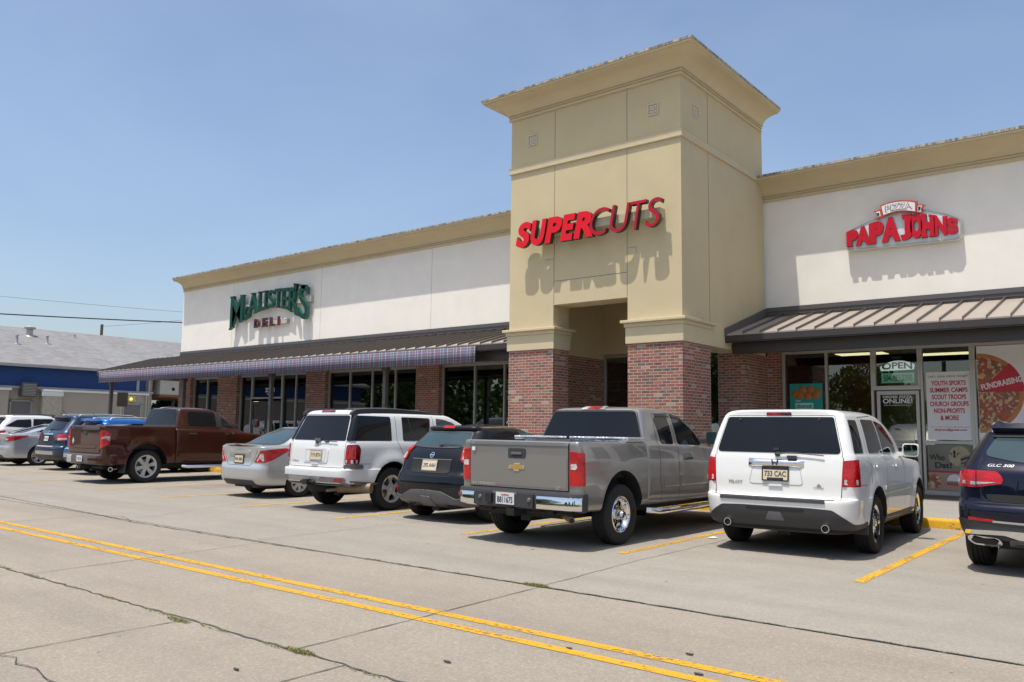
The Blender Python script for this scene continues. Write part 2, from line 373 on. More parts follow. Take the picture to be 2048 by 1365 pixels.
def car_paint(name, col, metal=0.0, flake=.0, rough=.35, dust=.02, ior=1.5):
    a = N(name); c = col
    if flake: c = a.mix(a.noise(900, 1), tuple(x*(1-flake) for x in col), tuple(min(1, x*(1+flake)) for x in col))
    d = a.ramp(a.noise(2.3, 4, .6), [(.5, g(0)), (.9, g(dust))]); c2 = a.mix(d, c if not isinstance(c, tuple) else c, (.34, .31, .27))
    a.set(c2, rough, metal, spec=.1); a.p.inputs['Coat Weight'].default_value = 1.0; a.p.inputs['Coat Roughness'].default_value = .025; a.p.inputs['Coat IOR'].default_value = ior; return a.m

# ------------------------------------------------------------------ the setting
def sheet(name, x0, x1, y0, y1, z, mat, kind='structure'):
    o = mk(name, [(x0,y0,z),(x1,y0,z),(x1,y1,z),(x0,y1,z)], [(0,1,2,3)], mat); o['kind'] = kind; return o
sheet('ground', -900, 900, -900, 900, -.03, M['walk'])
MB().box(-60, 45, -60, 6.44, -.2, -.004).build('driveway', M['road'])['kind'] = 'structure'
MB().box(-43, 45, 6.456, 14.755, -.2, 0).build('parking_lot', M['lot'])['kind'] = 'structure'
MB().box(-38.5, 12, 14.94, 30, -.2, .15).build('sidewalk', M['walk'])['kind'] = 'structure'
cb = MB()
cb.px([(14.75, -.15), (14.75, .11), (14.765, .14), (14.79, .152), (14.935, .152), (14.935, -.15)], -38.6, 12)
tag(cb.build('curb', M['curb_paint'], ang=50), kind='structure')
def strip(mb, pts, wd, z, jit=0.0, seg=.25):
    P = []
    for a, b in zip(pts, pts[1:]):
        a = Vector(a); b = Vector(b); n = max(1, int((b-a).length/seg))
        for k in range(n): P.append(a+(b-a)*k/n)
    P.append(Vector(pts[-1])); L = []
    for i, p in enumerate(P):
        t = (P[min(i+1, len(P)-1)]-P[max(i-1, 0)]).normalized(); nn = Vector((-t.y, t.x)); c = p+nn*random.uniform(-jit, jit); hw = wd/2*(1+random.uniform(-.45, .45)*(jit > 0))
        L += [(*(c-nn*hw), z), (*(c+nn*hw), z)]
    mb.add(L, [(2*i, 2*i+2, 2*i+3, 2*i+1) for i in range(len(P)-1)])
jm = MB()
strip(jm, [(-43, 6.75), (-19, 6.70), (-14, 6.46), (-12.6, 6.34), (-5.2, 6.45), (30, 6.46)], .020, .004, .014, .12)
strip(jm, [(-40, 3.40), (-9.57, 3.48), (-6.06, 3.53), (-4.1, 3.53), (20, 3.5)], .019, .001, .016, .1)
for p in ([(-8.95, 3.5), (-9.26, 6.4)], [(-4.7, 3.5), (-4.83, 6.5)], [(-13.7, 3.4), (-13.91, 6.46)], [(-6.03, -6), (-6.03, 3.5)], [(-4.22, -6), (-4.17, 3.53)], [(.2, 3.5), (.1, 6.4)], [(-18.6, 3.4), (-18.7, 6.7)], [(-1.6, -6), (-1.5, 3.5)]):
    strip(jm, p, .010, .0015, .004, .15)
for p in ([(-4.83, 6.5), (-4.95, 8.5), (-5.02, 14.7)], [(-13.01, 6.6), (-13.1, 7.0), (-13.7, 8.2), (-14.26, 9.53)], [(-9.5, 6.5), (-9.52, 9.0), (-9.6, 14.7)], [(.2, 6.5), (.1, 14.7)], [(-18.7, 6.7), (-18.8, 14.7)]):
    strip(jm, p, .007, .004, .012, .2)
for p in ([(-6.0, 2.21), (-5.85, 2.235), (-5.7, 2.19), (-5.5, 2.225), (-5.3, 2.18), (-5.14, 2.20), (-4.9, 2.14)], [(-13.9, 6.4), (-13.4, 6.6), (-12.6, 6.34)]):
    strip(jm, p, .010, .0045, .02, .08)
tag(jm.build('pavement_joints', M['crack']), kind='structure')
# painted markings
def marking(name, pts, wd, z, mat):
    mb = MB(); strip(mb, pts, wd, z, 0, .5); return tag(mb.build(name, mat), kind='structure')
marking('centre_line', [(-60, 5.0), (30, 5.0)], .105, .0, M['line_paint'])
marking('centre_line', [(-60, 4.74), (30, 4.74)], .105, .0, M['line_paint'])
SX = [0.12, -2.60, -5.38, -7.99, -10.81, -13.57, -16.32, -19.2, -23.1, -26.9, -30.2, -33.6, -36.5]
for i, x in enumerate(SX):
    marking('stall_line', [(x, 8.82), (x-.055, 14.7)], .11, .004, M['stall_paint'])
# ------------------------------------------------------------------ the strip mall
mall = tag(empty('strip_mall', (-12, 20, 0)), 'long cream and tan strip mall with brick piers and a tall corner tower', 'building')
def mp(mb, name, mat, ang=None, parent=None):
    o = mb.build(name, mat, None, ang); o.parent = parent or mall
    if not parent: o.matrix_parent_inverse = Matrix.Translation((12, -20, 0))
    return o
XL, XT0, XT1, XR1 = -34.4, -12.9, -8.13, 9.0
YL, YRr, YT = 19.1, 20.5, 15.84
mp(MB().box(XL, -12.6, YL, 31, 3.66, 7.6), 'left_wall', M['white_wall']).name = 'upper_wall'
mp(MB().box(-8.4, XR1, YRr, 31, 3.66, 7.6), 'upper_wall', M['white_wall'])
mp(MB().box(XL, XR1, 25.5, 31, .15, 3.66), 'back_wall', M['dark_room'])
# vertical and horizontal control joints (thin recess lines)
gj = MB()
for x, z0, z1 in ((-30.44, 4.75, 7.4), (-24.62, 4.75, 7.4), (-18.88, 4.75, 7.4)): gj.box(x-.008, x+.008, YL-.002, YL+.01, z0, z1)
for x in (-1.95, 3.9): gj.box(x-.008, x+.008, YRr-.002, YRr+.01, 4.75, 7.45)
mp(gj, 'control_joint', M['groove_pale'])
def cornice(name, y, zb, zt, x0, x1, ov, side=None):
    """profile in (out, z): fascia strip, step, cove, drip, cap"""
    H = zt-zb; q = H/.56; pr = [(.0, 0), (.055, .0), (.055, .055*q), (.03, .062*q), (.03, .085*q), (.065, .09*q), (.065, .118*q), (.045, .124*q), (.045, .138*q), (.085, .142*q), (.085, .158*q)]
    for k in range(9):
        t = k/8*math.pi/2; pr.append((.09+(ov-.19)*(1-math.cos(t)), .16*q+(.25*q)*math.sin(t)))
    pr += [(ov-.07, .41*q), (ov-.07, .432*q), (ov-.045, .436*q), (ov-.045, .455*q), (ov-.015, .459*q), (ov-.015, .494*q), (ov-.03, .496*q), (ov-.03, .502*q), (ov, .505*q)]
    return pr, H
def cornice_run(path, zb, zt, ov, parent=None, nm='cornice'):
    pr, H = cornice('c', 0, zb, zt, 0, 1, ov); capz = [(ov, .902*H), (ov, 1.0*H), (ov-.35, 1.0*H), (ov-.35, 0.9*H)]
    for prof, mat, n2 in ((pr, M['trim'], nm), (capz, M['cap'], 'roof_cap')):
        v = []; m = len(prof)
        for i, (x, y) in enumerate(path):
            # mitre direction
            def nrm(a, b): d = Vector((b[0]-a[0], b[1]-a[1])).normalized(); return Vector((d.y, -d.x))
            ns = []
            if i > 0: ns.append(nrm(path[i-1], path[i]))
            if i < len(path)-1: ns.append(nrm(path[i], path[i+1]))
            d = ns[0] if len(ns) == 1 else (ns[0]+ns[1])/(1+ns[0].dot(ns[1]))
            for (o, z) in prof: v.append((x+d.x*o, y+d.y*o, zb+z))
        f = [(i*m+k, (i+1)*m+k, (i+1)*m+k+1, i*m+k+1) for i in range(len(path)-1) for k in range(m-1)]
        b = MB(); b.add(v, f)
        if prof is pr or True:
            for i in (0, len(path)-1):
                q = [v[i*m+k] for k in range(m)]+[(path[i][0], path[i][1], zb+prof[-1][1]), ]
                b.add(q, [tuple(range(len(q))) if i else tuple(reversed(range(len(q))))])
        mp(b, n2, mat, 35, parent)
cornice_run([(XL, YL), (-12.6, YL)], 7.42, 7.98, .60)
cornice_run([(-8.13, YRr), (XR1, YRr)], 7.48, 8.06, .60)
mp(MB().box(XL, -12.6, YL+.02, 31, 7.6, 7.9).box(-8.4, XR1, YRr+.02, 31, 7.6, 7.98), 'roof', M['cap'])
# tower: shell, portal, bands, cornice
tw = MB()
tw.box(XT0, XT1, YT, 20.4, 5.05, 9.8)                         # upper mass
tw.box(XT0, -11.54, YT, YT+.64, 3.43, 5.05); tw.box(-9.48, XT1, YT, YT+.64, 3.43, 5.05)
tw.box(-11.54, -9.48, YT, YT+.64, 4.48, 5.05)
tw.box(XT0, -12.26, YT+.64, 20.4, 3.43, 5.05); tw.box(-8.77, XT1, YT+.64, 20.4, 3.43, 5.05)
tw.box(-12.26, -8.77, 19.1, 20.4, 3.56, 5.05)
tower = mp(tw, 'tower', M['tan_wall'])
def tpart(mb, n, mat, ang=None): o = mb.build(n, mat, tower, ang); return o
bd = MB().box(XT0-.045, XT1+.045, YT-.045, 20.36, 7.93, 8.10); bev(tpart(bd, 'belt_course', M['trim']), .012)
b = MB()
for x in (-11.53, -9.49): b.box(x-.008, x+.008, YT-.002, YT+.004, 4.5, 9.33)
b.box(-11.53, -9.49, YT-.0025, YT+.004, 5.045, 5.06); b.box(XT1-.004, XT1+.002, 17.17, 17.19, 3.95, 9.33)
b.box(-9.46, -9.25, YT-.002, YT+.004, 5.60, 5.612); b.box(-11.78, -11.55, YT-.002, YT+.004, 5.60, 5.612)
b.box(-9.262, -9.25, YT-.002, YT+.004, 5.45, 5.60)
tpart(b, 'control_joint', M['groove'])
pr, H = cornice('c', 0, 9.34, 9.87, 0, 1, .57)
def tcorn():
    path = [(XT0, 20.3), (XT0, YT), (XT1, YT), (XT1, 20.3)]
    capz = [(.57, .902*H), (.57, H), (.25, H), (.25, .9*H)]
    for prof, mat, n2 in ((pr, M['trim'], 'cornice'), (capz, M['cap'], 'roof_cap')):
        v = []; m = len(prof); nn = [Vector((-1, 0)), Vector((-1, -1)), Vector((1, -1)), Vector((1, 0))]
        for (x, y), d in zip(path, nn):
            for (o, z) in prof: v.append((x+d.x*o, y+d.y*o, 9.34+z))
        f = [(i*m+k, (i+1)*m+k, (i+1)*m+k+1, i*m+k+1) for i in range(3) for k in range(m-1)]
        bb = MB().add(v, f)
        q = [v[3*m+k] for k in range(m)]+[(XT1, 20.3, 9.34+prof[-1][1])]; bb.add(q, [tuple(range(len(q)))])
        tpart(bb, n2, mat, 35)
tcorn()
tpart(MB().box(XT0-.3, XT1+.3, YT-.3, 20.3, 9.78, 9.85), 'roof', M['cap'])
def medallion(c, ex, nr):
    mb = MB(); c = Vector(c); ex = Vector(ex); nr = Vector(nr); ez = Vector((0, 0, 1)); 
    def bx(a0, a1, b0, b1, d):
        v = []
        for dd in (0, d):
            for (a_, b_) in ((a0, b0), (a1, b0), (a1, b1), (a0, b1)): v.append(c+ex*a_+ez*b_+nr*dd)
        mb.add(v, [(0, 3, 2, 1), (4, 5, 6, 7), (0, 1, 5, 4), (1, 2, 6, 5), (2, 3, 7, 6), (3, 0, 4, 7)])
    s_, t = .135, .022
    bx(-s_, s_, s_-t, s_, .03); bx(-s_, s_, -s_, -s_+t, .03); bx(-s_, -s_+t, -s_+t, s_-t, .03); bx(s_-t, s_, -s_+t, s_-t, .03)
    bx(-.012, .012, -s_+t, s_-t, .02); bx(-s_+t, -.012, -.012, .012, .019); bx(.012, s_-t, -.012, .012, .019)
    for sx in (-1, 1):
        for sz in (-1, 1): bx(*sorted((sx*.03, sx*.085)), *sorted((sz*.03, sz*.085)), .016)
    tpart(mb, 'wall_medallion', M['medal'])
medallion((-12.22, YT, 8.72), (1, 0, 0), (0, -1, 0)); medallion((-8.80, YT, 8.70), (1, 0, 0), (0, -1, 0)); medallion((XT1, 16.56, 8.72), (0, 1, 0), (1, 0, 0))
# pier caps
def pier_cap(x0, x1, y0, y1):
    mb = MB(); e = .0
    mb.box(x0-.04, x1+.04, y0-.04, y1+.04, 3.42, 3.79); mb.box(x0-.065, x1+.065, y0-.065, y1+.065, 3.79, 3.88); mb.box(x0-.13, x1+.13, y0-.13, y1+.13, 3.88, 3.945)
    bev(tpart(mb, 'pier_cap', M['trim']), .01)
pier_cap(XT0, -11.54, YT, 16.48); pier_cap(-9.48, XT1, YT, 17.19)
# brick
def br(x0, x1, y0, y1, z0=.15, z1=3.42, nm='brick_pier'): return mp(MB().box(x0, x1, y0, y1, z0, z1), nm, M['brick'])
br(XT0, -11.54, YT, 16.48); br(-9.48, XT1, YT, 17.19)
br(XT0, -12.26, 16.48, 19.35, z1=3.43, nm='brick_wall'); br(-8.83, XT1, 19.08, 20.62, z1=3.44, nm='brick_wall'); br(-8.13, -7.73, 20.5, 20.7, z1=3.56, nm='brick_wall')
for x0, x1 in ((XL, -33.42), (-31.28, -29.86), (-25.34, -24.2), (-19.5, -18.45)): br(x0, x1, YL, YL+.5, z1=3.6)
br(XL, XL+.2, YL+.5, 31, z1=3.66, nm='brick_wall')
# shared interior: floor, ceiling, partitions, lights
mp(MB().box(XL+.2, XR1, 19.36, 25.5, .152, .16), 'interior_floor', M['room_floor'])
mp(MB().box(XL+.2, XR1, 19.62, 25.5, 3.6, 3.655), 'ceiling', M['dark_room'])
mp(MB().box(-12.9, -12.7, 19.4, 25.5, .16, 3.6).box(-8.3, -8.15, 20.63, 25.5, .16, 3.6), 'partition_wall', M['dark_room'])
mp(MB().box(-8.14, -8.10, 20.75, 25.4, .16, 3.6).box(-8.1, -6.3, 23.6, 23.65, .16, 3.6), 'partition_wall', M['red_wall'])
lp = MB(); 
for (x, y) in ((-6.4, 22.6), (-4.6, 23.6), (-2.6, 22.6)): lp.box(x-.6, x+.6, y-.3, y+.3, 3.585, 3.598)
mp(lp, 'ceiling_light', M['lamp_on'])
mp(MB().box(-8.05, 1, 25.3, 25.45, .16, 3.0).box(-7.6, -4.8, 24.2, 25.0, .16, 1.2), 'counter', plain('counter_cream', (.30, .27, .22), .6))
pl = MB()
for (x, y) in ((-31.9, 21.4), (-28.4, 21.5), (-26.2, 22.5), (-22.6, 22.2), (-16.6, 22.4)): pl.lathe([(.0, 2.62), (.10, 2.6), (.13, 2.52), (.0, 2.5)], Matrix.Translation((x, y, 0)), 12)
for (x, y) in ((-11.2, 20.6), (-9.0, 20.9)): pl.lathe([(.0, 2.92), (.09, 2.9), (.12, 2.80), (.0, 2.78)], Matrix.Translation((x, y, 0)), 12)
mp(pl, 'pendant_lamp', M['lamp_on'], 60)
fu = MB(); random.seed(3)
for k in range(16):
    x = -33+k*.95; y = 21.2+random.uniform(0, 2.5); fu.box(x-.35, x+.35, y-.3, y+.3, .85, .89); fu.box(x-.04, x+.04, y-.04, y+.04, .16, .85); fu.box(x-.5, x-.44, y-.2, y+.2, .16, 1.0)
mp(fu, 'cafe_furniture', plain('cafe_wood', (.16, .10, .06), .5))
mp(MB().box(-33.5, -13.2, 25.2, 25.45, 1.6, 2.6), 'menu_board', plain('menu_board_green', (.10, .14, .08), .6, var=.5, sc=1.3))
# shop windows : one part per glazed bay, its frame and panes are sub-parts
def bay(x0, x1, y, mull, zt=3.53, zb=.16, fr='alu', rails=(), nm='shop_window', gl='glass', fw_=.055):
    root = empty(nm, ((x0+x1)/2-mall.location.x, y-mall.location.y, 0), 0, mall); ox = (x0+x1)/2
    f = MB(); xs = [x0]+list(mull)+[x1]
    f.box(x0-ox, x1-ox, -.05, .06, zt-.07, zt); f.box(x0-ox, x1-ox, -.05, .06, zb, zb+.10)
    for i, x in enumerate(xs):
        c = x-ox+(fw_/2 if i == 0 else -fw_/2 if i == len(xs)-1 else 0); f.box(c-fw_/2, c+fw_/2, -.055, .06, zb+.10, zt-.07)
    for (a_, b_, z) in rails: f.box(a_-ox+fw_/2, b_-ox-fw_/2, -.052, .058, z-.035, z+.035)
    o = f.build('window_frame', M[fr], root); bev(o, .004, 1)
    for a_, b_ in zip(xs, xs[1:]):
        zc = sorted([z for (p, q, z) in rails if p <= a_+.01 and q >= b_-.01]); zz = [zb+.1]+zc+[zt-.07]
        for z0, z1 in zip(zz, zz[1:]): MB().box(a_-ox+.02, b_-ox-.02, .0, .006, z0+.01, z1-.01).build('pane', M[gl], root)
    return root
def door(x0, x1, y, zt, fr, hs, midrail=None):
    root = empty('shop_door', (x0-mall.location.x, y-mall.location.y, 0), 0, mall); W = x1-x0; f = MB(); s_ = .075
    f.box(0, W, -.03, .03, zt-.09, zt); f.box(0, W, -.03, .03, .17, .33); f.box(0, s_, -.03, .03, .33, zt-.09); f.box(W-s_, W, -.03, .03, .33, zt-.09)
    if midrail: f.box(s_, W-s_, -.028, .028, midrail-.04, midrail+.04)
    bev(f.build('door_frame', M[fr], root), .004, 1)
    MB().box(s_, W-s_, -.004, .002, .33, zt-.09).build('pane', M['glass'], root)
    hx = W-.12 if hs > 0 else .12
    MB().tube([(hx, -.03, .95), (hx, -.09, .97), (hx, -.09, 1.35), (hx, -.03, 1.37)], .014, 8).build('handle', M['steel'], root, 60)
    return root
bay(-33.42, -31.28, 19.3, [-32.33])
bay(-29.86, -29.03, 19.3, []); bay(-29.03, -27.02, 19.3, [], zb=2.47, nm='transom_window'); bay(-27.02, -25.34, 19.3, [-26.15])
MB_ = MB().box(-29.03, -27.02, 19.25, 19.36, 2.47, 2.63); mp(MB_, 'door_header', M['alu'])
door(-29.0, -28.03, 19.3, 2.46, 'alu_dk', 1); door(-28.02, -27.05, 19.3, 2.46, 'alu_dk', -1)
bay(-24.2, -19.5, 19.3, [-23.0, -21.82, -20.65]); bay(-18.45, -12.9, 19.3, [-17.05, -15.85, -14.6, -13.6])
bay(-12.26, -8.83, 19.25, [-11.38, -10.45, -9.6], zt=3.55)
bay(-7.73, -5.55, 20.5, [-6.64]); bay(-5.55, -4.53, 20.5, [], zb=2.52, nm='transom_window'); bay(-4.53, -3.47, 20.5, [], rails=[(-4.53, -3.47, 1.33)]); bay(-3.47, -1.0, 20.5, []); bay(-1.0, 3.4, 20.5, [.1, 1.2, 2.3])
door(-5.49, -4.57, 20.5, 2.50, 'alu', 1, 1.02)
mp(MB().box(3.4, XR1, 20.5, 20.8, .15, 3.6), 'brick_wall', M['brick'])
# header strips over the glass
mp(MB().box(-33.42, -12.9, 19.24, 19.5, 3.53, 3.66), 'window_header', M['alu']); mp(MB().box(-7.73, 3.4, 20.44, 20.7, 3.53, 3.66), 'window_header', M['alu'])
# canopies
def canopy(x0, x1, ye, yw, z0, z1, pitch, left_open, yb, fl0, fl1):
    root = empty('canopy', (x0-mall.location.x, ye-mall.location.y, 0), 0, mall); L = x1-x0; dy = yw-ye; k = (z1-z0)/dy
    r = MB(); r.px([(0, z0), (0, z0+.03), (dy, z1+.03), (dy, z1)], 0, L); r.build('roof_panel', M['roof_metal'], root)
    s_ = MB(); n = int(L/pitch)
    for i in range(n+1):
        x = min(i*pitch+.02, L-.03); s_.px([(-.012, z0+.02), (-.012, z0+.080), (dy-.06, z1+.080), (dy-.06, z1+.02)], x, x+.022)
    s_.build('standing_seam', M['bronze_soft'], root)
    f = MB(); f.box(.0, L, .0, .025, z0-.14, z0-.003); f.box(.0, L, .03, .06, z0-.17, z0-.02); f.box(.02, L, yb-ye, yb-ye+.2, z0-.40, z0-.145)
    bev(f.build('fascia', M['bronze'], root), .004, 1)
    fl = MB(); fl.box(fl0-x0, fl1-x0, dy-.035, dy-.002, z1+.06, z1+.26); fl.box(fl0-x0, fl1-x0, dy-.12, dy-.036, z1+.055, z1+.075); fl.box(fl0-x0, fl1-x0, dy-.055, dy-.036, z1+.150, z1+.165)
    fl.build('flashing', M['bronze_soft'], root)
    fz = z0-.195; sf = MB().box(.03, L, yb-ye+.2, dy-.002, fz, fz+.03); sf.build('soffit', M['soffit'], root)
    if left_open:
        e = MB(); e.px([(0.04, z0-.14), (0.04, z0), (dy, z1), (dy, z0-.14)], .0, .03); e.build('end_panel', M['bronze'], root)
    else:
        e = MB(); e.px([(-.02, z0-.02), (-.02, z0+.17), (dy-.1, z1+.24), (dy-.1, z1+.05)], .002, .05); e.build('side_flashing', M['bronze_soft'], root)
    return root
cl = canopy(-36.6, -12.92, 16.5, YL, 3.73, 4.46, .41, True, 16.85, XL, -12.92)
cr = canopy(-8.12, XR1, 17.95, YRr, 3.73, 4.43, .41, False, 18.3, -8.12, XR1)
va = MB(); n = 60
for i in range(n+1):
    x = .32+(21.72)*i/n; w1 = .012*math.sin(i*1.9)+.01*math.sin(i*.7); va.v += [(x, -.05+w1*.3, 3.705), (x, -.055+w1, 3.25+.006*math.sin(i*.9))]
va.f = [(2*i, 2*i+1, 2*i+3, 2*i+2) for i in range(n)]; va.m = [0]*n
o = va.build('valance', M['plaid'], cl, 60); md = o.modifiers.new('s', 'SOLIDIFY'); md.thickness = .008
o.data.polygons.foreach_set('use_smooth', [True]*len(o.data.polygons))
for x in (-36.12, -30.15, -24.4, -18.6):
    p = MB().box(-.065, .065, -.065, .065, .15, 3.34); p.box(-.12, .12, -.10, .10, .15, .165); p.box(-.11, .11, -.09, .09, 3.18, 3.33)
    o = bev(p.build('post', M['bronze_soft'], cl), .008); o.location = (x+36.6, .45, 0)

# ------------------------------------------------------------------ signs on the mall
def letter(s_, x0, x1, z0, z1, yf, th, mats, parent, bold=0, shear=0, warp=None, extra=(), bevel=0):
    V, F = text2d(s_, bold, shear); V = fit(V, x0, x1, 0, 1) if warp else fit(V, x0, x1, z0, z1)
    b = len(V)
    fn = (lambda p, d: (p[0], yf-d, warp(*p))) if warp else (lambda p, d: (p[0], yf-d, p[1]))
    v, f = shell(V, F, fn, th); nF = len(F)
    mid = [0 if i < nF else 1 for i in range(len(f))]
    for (a0, a1, b0, b1) in extra:
        q = [(a0, b0), (a1, b0), (a1, b1), (a0, b1)]; qq = [fn(p, 0.002) for p in q]+[fn(p, -th) for p in q]; c = len(v); v += qq
        f += [tuple(c+i for i in t) for t in ((0, 1, 2, 3), (4, 7, 6, 5), (0, 4, 5, 1), (1, 5, 6, 2), (2, 6, 7, 3), (3, 7, 4, 0))]; mid += [0, 1, 1, 1, 1, 1]
    return mk('letter', v, f, mats, parent, None, mid)
ms = [M['red_face'], M['letter_side']]
sg = tag(empty('channel_letter_sign'), 'big red channel letters reading SUPERCUTS, half bold and half thin, on the tan tower', 'sign')
for (c_, a_, b_) in (('S', -12.46, -11.98), ('U', -12.0, -11.52), ('P', -11.58, -11.06), ('E', -11.12, -10.68), ('R', -10.74, -10.20)): letter(c_, a_, b_, 5.92, 6.54, 15.50, .13, ms, sg, .052, .22)
ms2 = [plain('dull_red_acrylic', (.42, .010, .028), .35, spec=.25, var=.04), M['letter_side']]
for (c_, a_, b_) in (('C', -10.29, -9.76), ('U', -9.74, -9.22), ('T', -9.20, -8.80), ('S', -8.84, -8.42)): letter(c_, a_, b_, 5.92, 6.55, 15.50, .13, ms2, sg, -.006, .22)
bev(MB().box(-11.9, -8.53, 15.63, 15.838, 6.15, 6.36).build('raceway', M['tan_box'], sg), .006)
sg = tag(empty('deli_sign'), 'dark green arched letters reading McALISTER\'S over a small red DELI, on the cream wall', 'sign')
ax = [-30.3, -29.33, -28.34, -27.6, -27.1, -26.4, -25.75, -25.1]; az = [5.40, 5.74, 6.03, 6.11, 6.09, 5.97, 5.66, 5.40]
def arch(x): return float(np.interp(x, ax, az))
def wf(top): return lambda x, y: arch(x)+(top-arch(x))*y
mg = [M['green_face'], M['green_side']]
for (c_, a_, b_, top, ex_) in (('M', -30.22, -29.33, 6.80, [(-30.27, -29.98, .95, 1.0), (-29.55, -29.28, .95, 1), (-30.27, -30.0, 0, .04), (-29.55, -29.3, 0, .05)]),
                           ('C', -29.22, -28.92, 6.30, []), ('A', -28.98, -28.36, 6.81, [(-28.80, -28.55, .95, 1), (-29.02, -28.82, 0, .06), (-28.55, -28.32, 0, .06)]),
                           ('L', -28.26, -27.95, 6.82, [(-28.32, -28.05, .94, 1), (-28.32, -28.1, 0, .06)]), ('I', -27.86, -27.76, 6.82, [(-27.95, -27.66, .94, 1), (-27.95, -27.66, 0, .06)]),
                           ('S', -27.66, -27.22, 6.81, []), ('T', -27.20, -26.78, 6.82, [(-27.1, -26.88, 0, .06)]), ('E', -26.72, -26.34, 6.80, [(-26.8, -26.6, .94, 1), (-26.8, -26.6, 0, .06)]),
                           ('R', -26.28, -25.72, 6.79, [(-26.36, -26.1, .94, 1), (-26.36, -26.1, 0, .06)]), ('S', -25.68, -25.08, 6.79, [])):
    letter(c_, a_, b_, 0, 1, 18.84, .12, mg, sg, .010, 0, wf(top), ex_)
bx_ = MB().py([(-29.2, 5.80), (-28.9, 5.90), (-28.9, 5.85), (-29.2, 5.75)], 18.84, 18.96); bx_.py([(-26.0, 6.93), (-25.78, 6.90), (-25.85, 6.62), (-25.95, 6.62)], 18.84, 18.96); bx_.py([(-25.72, 6.86), (-25.25, 6.80), (-25.30, 6.62), (-25.5, 6.70)], 18.84, 18.955)
bx_.build('apostrophe', mg[0], sg)
for (c_, a_, b_) in (('D', -28.53, -28.20), ('E', -27.98, -27.70), ('L', -27.48, -27.22), ('I', -26.96, -26.90)):
    letter(c_, a_, b_, 5.39, 5.73, 18.86, .10, [plain('deli_face', (.03, .015, .03), .4), plain('deli_side', (.10, .05, .06), .4)], sg, .03)
    V, F = text2d(c_, .036); V = fit(V, a_-.009, b_+.009, 5.381, 5.739); v, f = shell(V, F, lambda p, d: (p[0], 18.875-d, p[1]), .07); mk('letter_rim', v, f, M['rim_red'], sg)
MB().box(-28.4, -26.5, 18.96, 19.098, 5.45, 5.62).box(-29.9, -25.06, 18.96, 19.098, 6.16, 6.40).build('raceway', M['grey_box'], sg)
sg = tag(empty('pizza_sign'), 'white arched board with heavy red letters reading PAPA JOHN\'S under a red PIZZA ribbon', 'sign')
def arc(xs_, zs_, n=14):
    t = np.linspace(xs_[0], xs_[-1], n); c = np.polyfit(xs_, zs_, 3); return [(float(x), float(np.polyval(c, x))) for x in t]
top_ = arc([-6.04, -5.33, -4.75, -4.28, -3.54], [6.37, 6.62, 6.71, 6.66, 6.33])
board = [(-6.05, 5.98), (-6.0, 5.91), (-3.62, 5.86), (-3.53, 5.93)]+list(reversed(top_))
board = rnd(board, .05, 3)
b_ = MB(); b_.py(board, 20.33, 20.46); b_.build('sign_board', M['white'], sg, 40)
V = board; cx_ = sum(p[0] for p in V)/len(V); cz_ = 6.24
mb = MB(); n = len(V); mb.v = [(p[0], 20.31, p[1]) for p in V]+[(p[0]+(cx_-p[0])*.022, 20.31, p[1]+(cz_-p[1])*.07) for p in V]+[(p[0], 20.34, p[1]) for p in V]
mb.f = [(i, i+n, (i+1) % n+n, (i+1) % n) for i in range(n)]+[(i, (i+1) % n, (i+1) % n+2*n, i+2*n) for i in range(n)]; mb.m = [0]*len(mb.f)
mb.build('sign_rim', M['alu'], sg)
tops = ([-6.0, -5.7, -5.4, -5.06, -4.84, -4.54, -4.3, -4.07, -3.63], [6.35, 6.43, 6.50, 6.56, 6.59, 6.58, 6.55, 6.48, 6.34])
def wp(x, y): t = float(np.interp(x, *tops)); return 5.985+(t-5.985)*y
for (c_, a_, b2, ex_) in (('P', -5.99, -5.74, [(-6.0, -5.86, 0, .12)]), ('A', -5.77, -5.44, []), ('P', -5.44, -5.14, [(-5.46, -5.30, 0, .12)]), ('A', -5.16, -4.73, []),
                      ('J', -4.64, -4.42, [(-4.62, -4.38, .86, 1)]), ('O', -4.46, -4.16, []), ('H', -4.15, -3.99, [(-4.18, -3.94, .0, .1), (-4.18, -3.94, .9, 1)])):
    pass
seq = [('P', -5.99, -5.75, [(-6.0, -5.87, 0, .12)]), ('A', -5.78, -5.46, []), ('P', -5.47, -5.17, [(-5.485, -5.34, 0, .12)]), ('A', -5.19, -4.80, []),
       ('J', -4.78, -4.55, [(-4.74, -4.53, .86, 1)]), ('O', -4.56, -4.33, []), ('H', -4.33, -4.07, [(-4.345, -4.22, 0, .1), (-4.18, -4.06, 0, .1), (-4.345, -4.22, .9, 1), (-4.18, -4.06, .9, 1)]), ('N', -4.06, -3.83, []), ('S', -3.80, -3.60, [(-3.84, -3.80, .86, 1.05)])]
for (c_, a_, b2, ex_) in seq: letter(c_, a_-.012, b2+.014, 0, 1, 20.25, .07, [M['red_deep'], M['letter_side']], sg, {'S': .055, 'J': .065, 'O': .075, 'N': .07}.get(c_, .09), 0, wp, ex_)
rb = arc([-5.20, -4.80, -4.40], [6.88, 6.93, 6.85], 8); rl = arc([-5.15, -4.80, -4.42], [6.60, 6.655, 6.585], 8)
b_ = MB(); b_.py(rb+list(reversed(rl)), 20.22, 20.30); b_.py([(-5.37, 6.76), (-5.19, 6.80), (-5.14, 6.60), (-5.31, 6.56), (-5.28, 6.67)], 20.25, 20.30); b_.py([(-4.42, 6.78), (-4.24, 6.75), (-4.31, 6.64), (-4.29, 6.545), (-4.43, 6.58)], 20.25, 20.30)
b_.build('ribbon', plain('ribbon_orange_red', (.50, .07, .04), .35), sg)
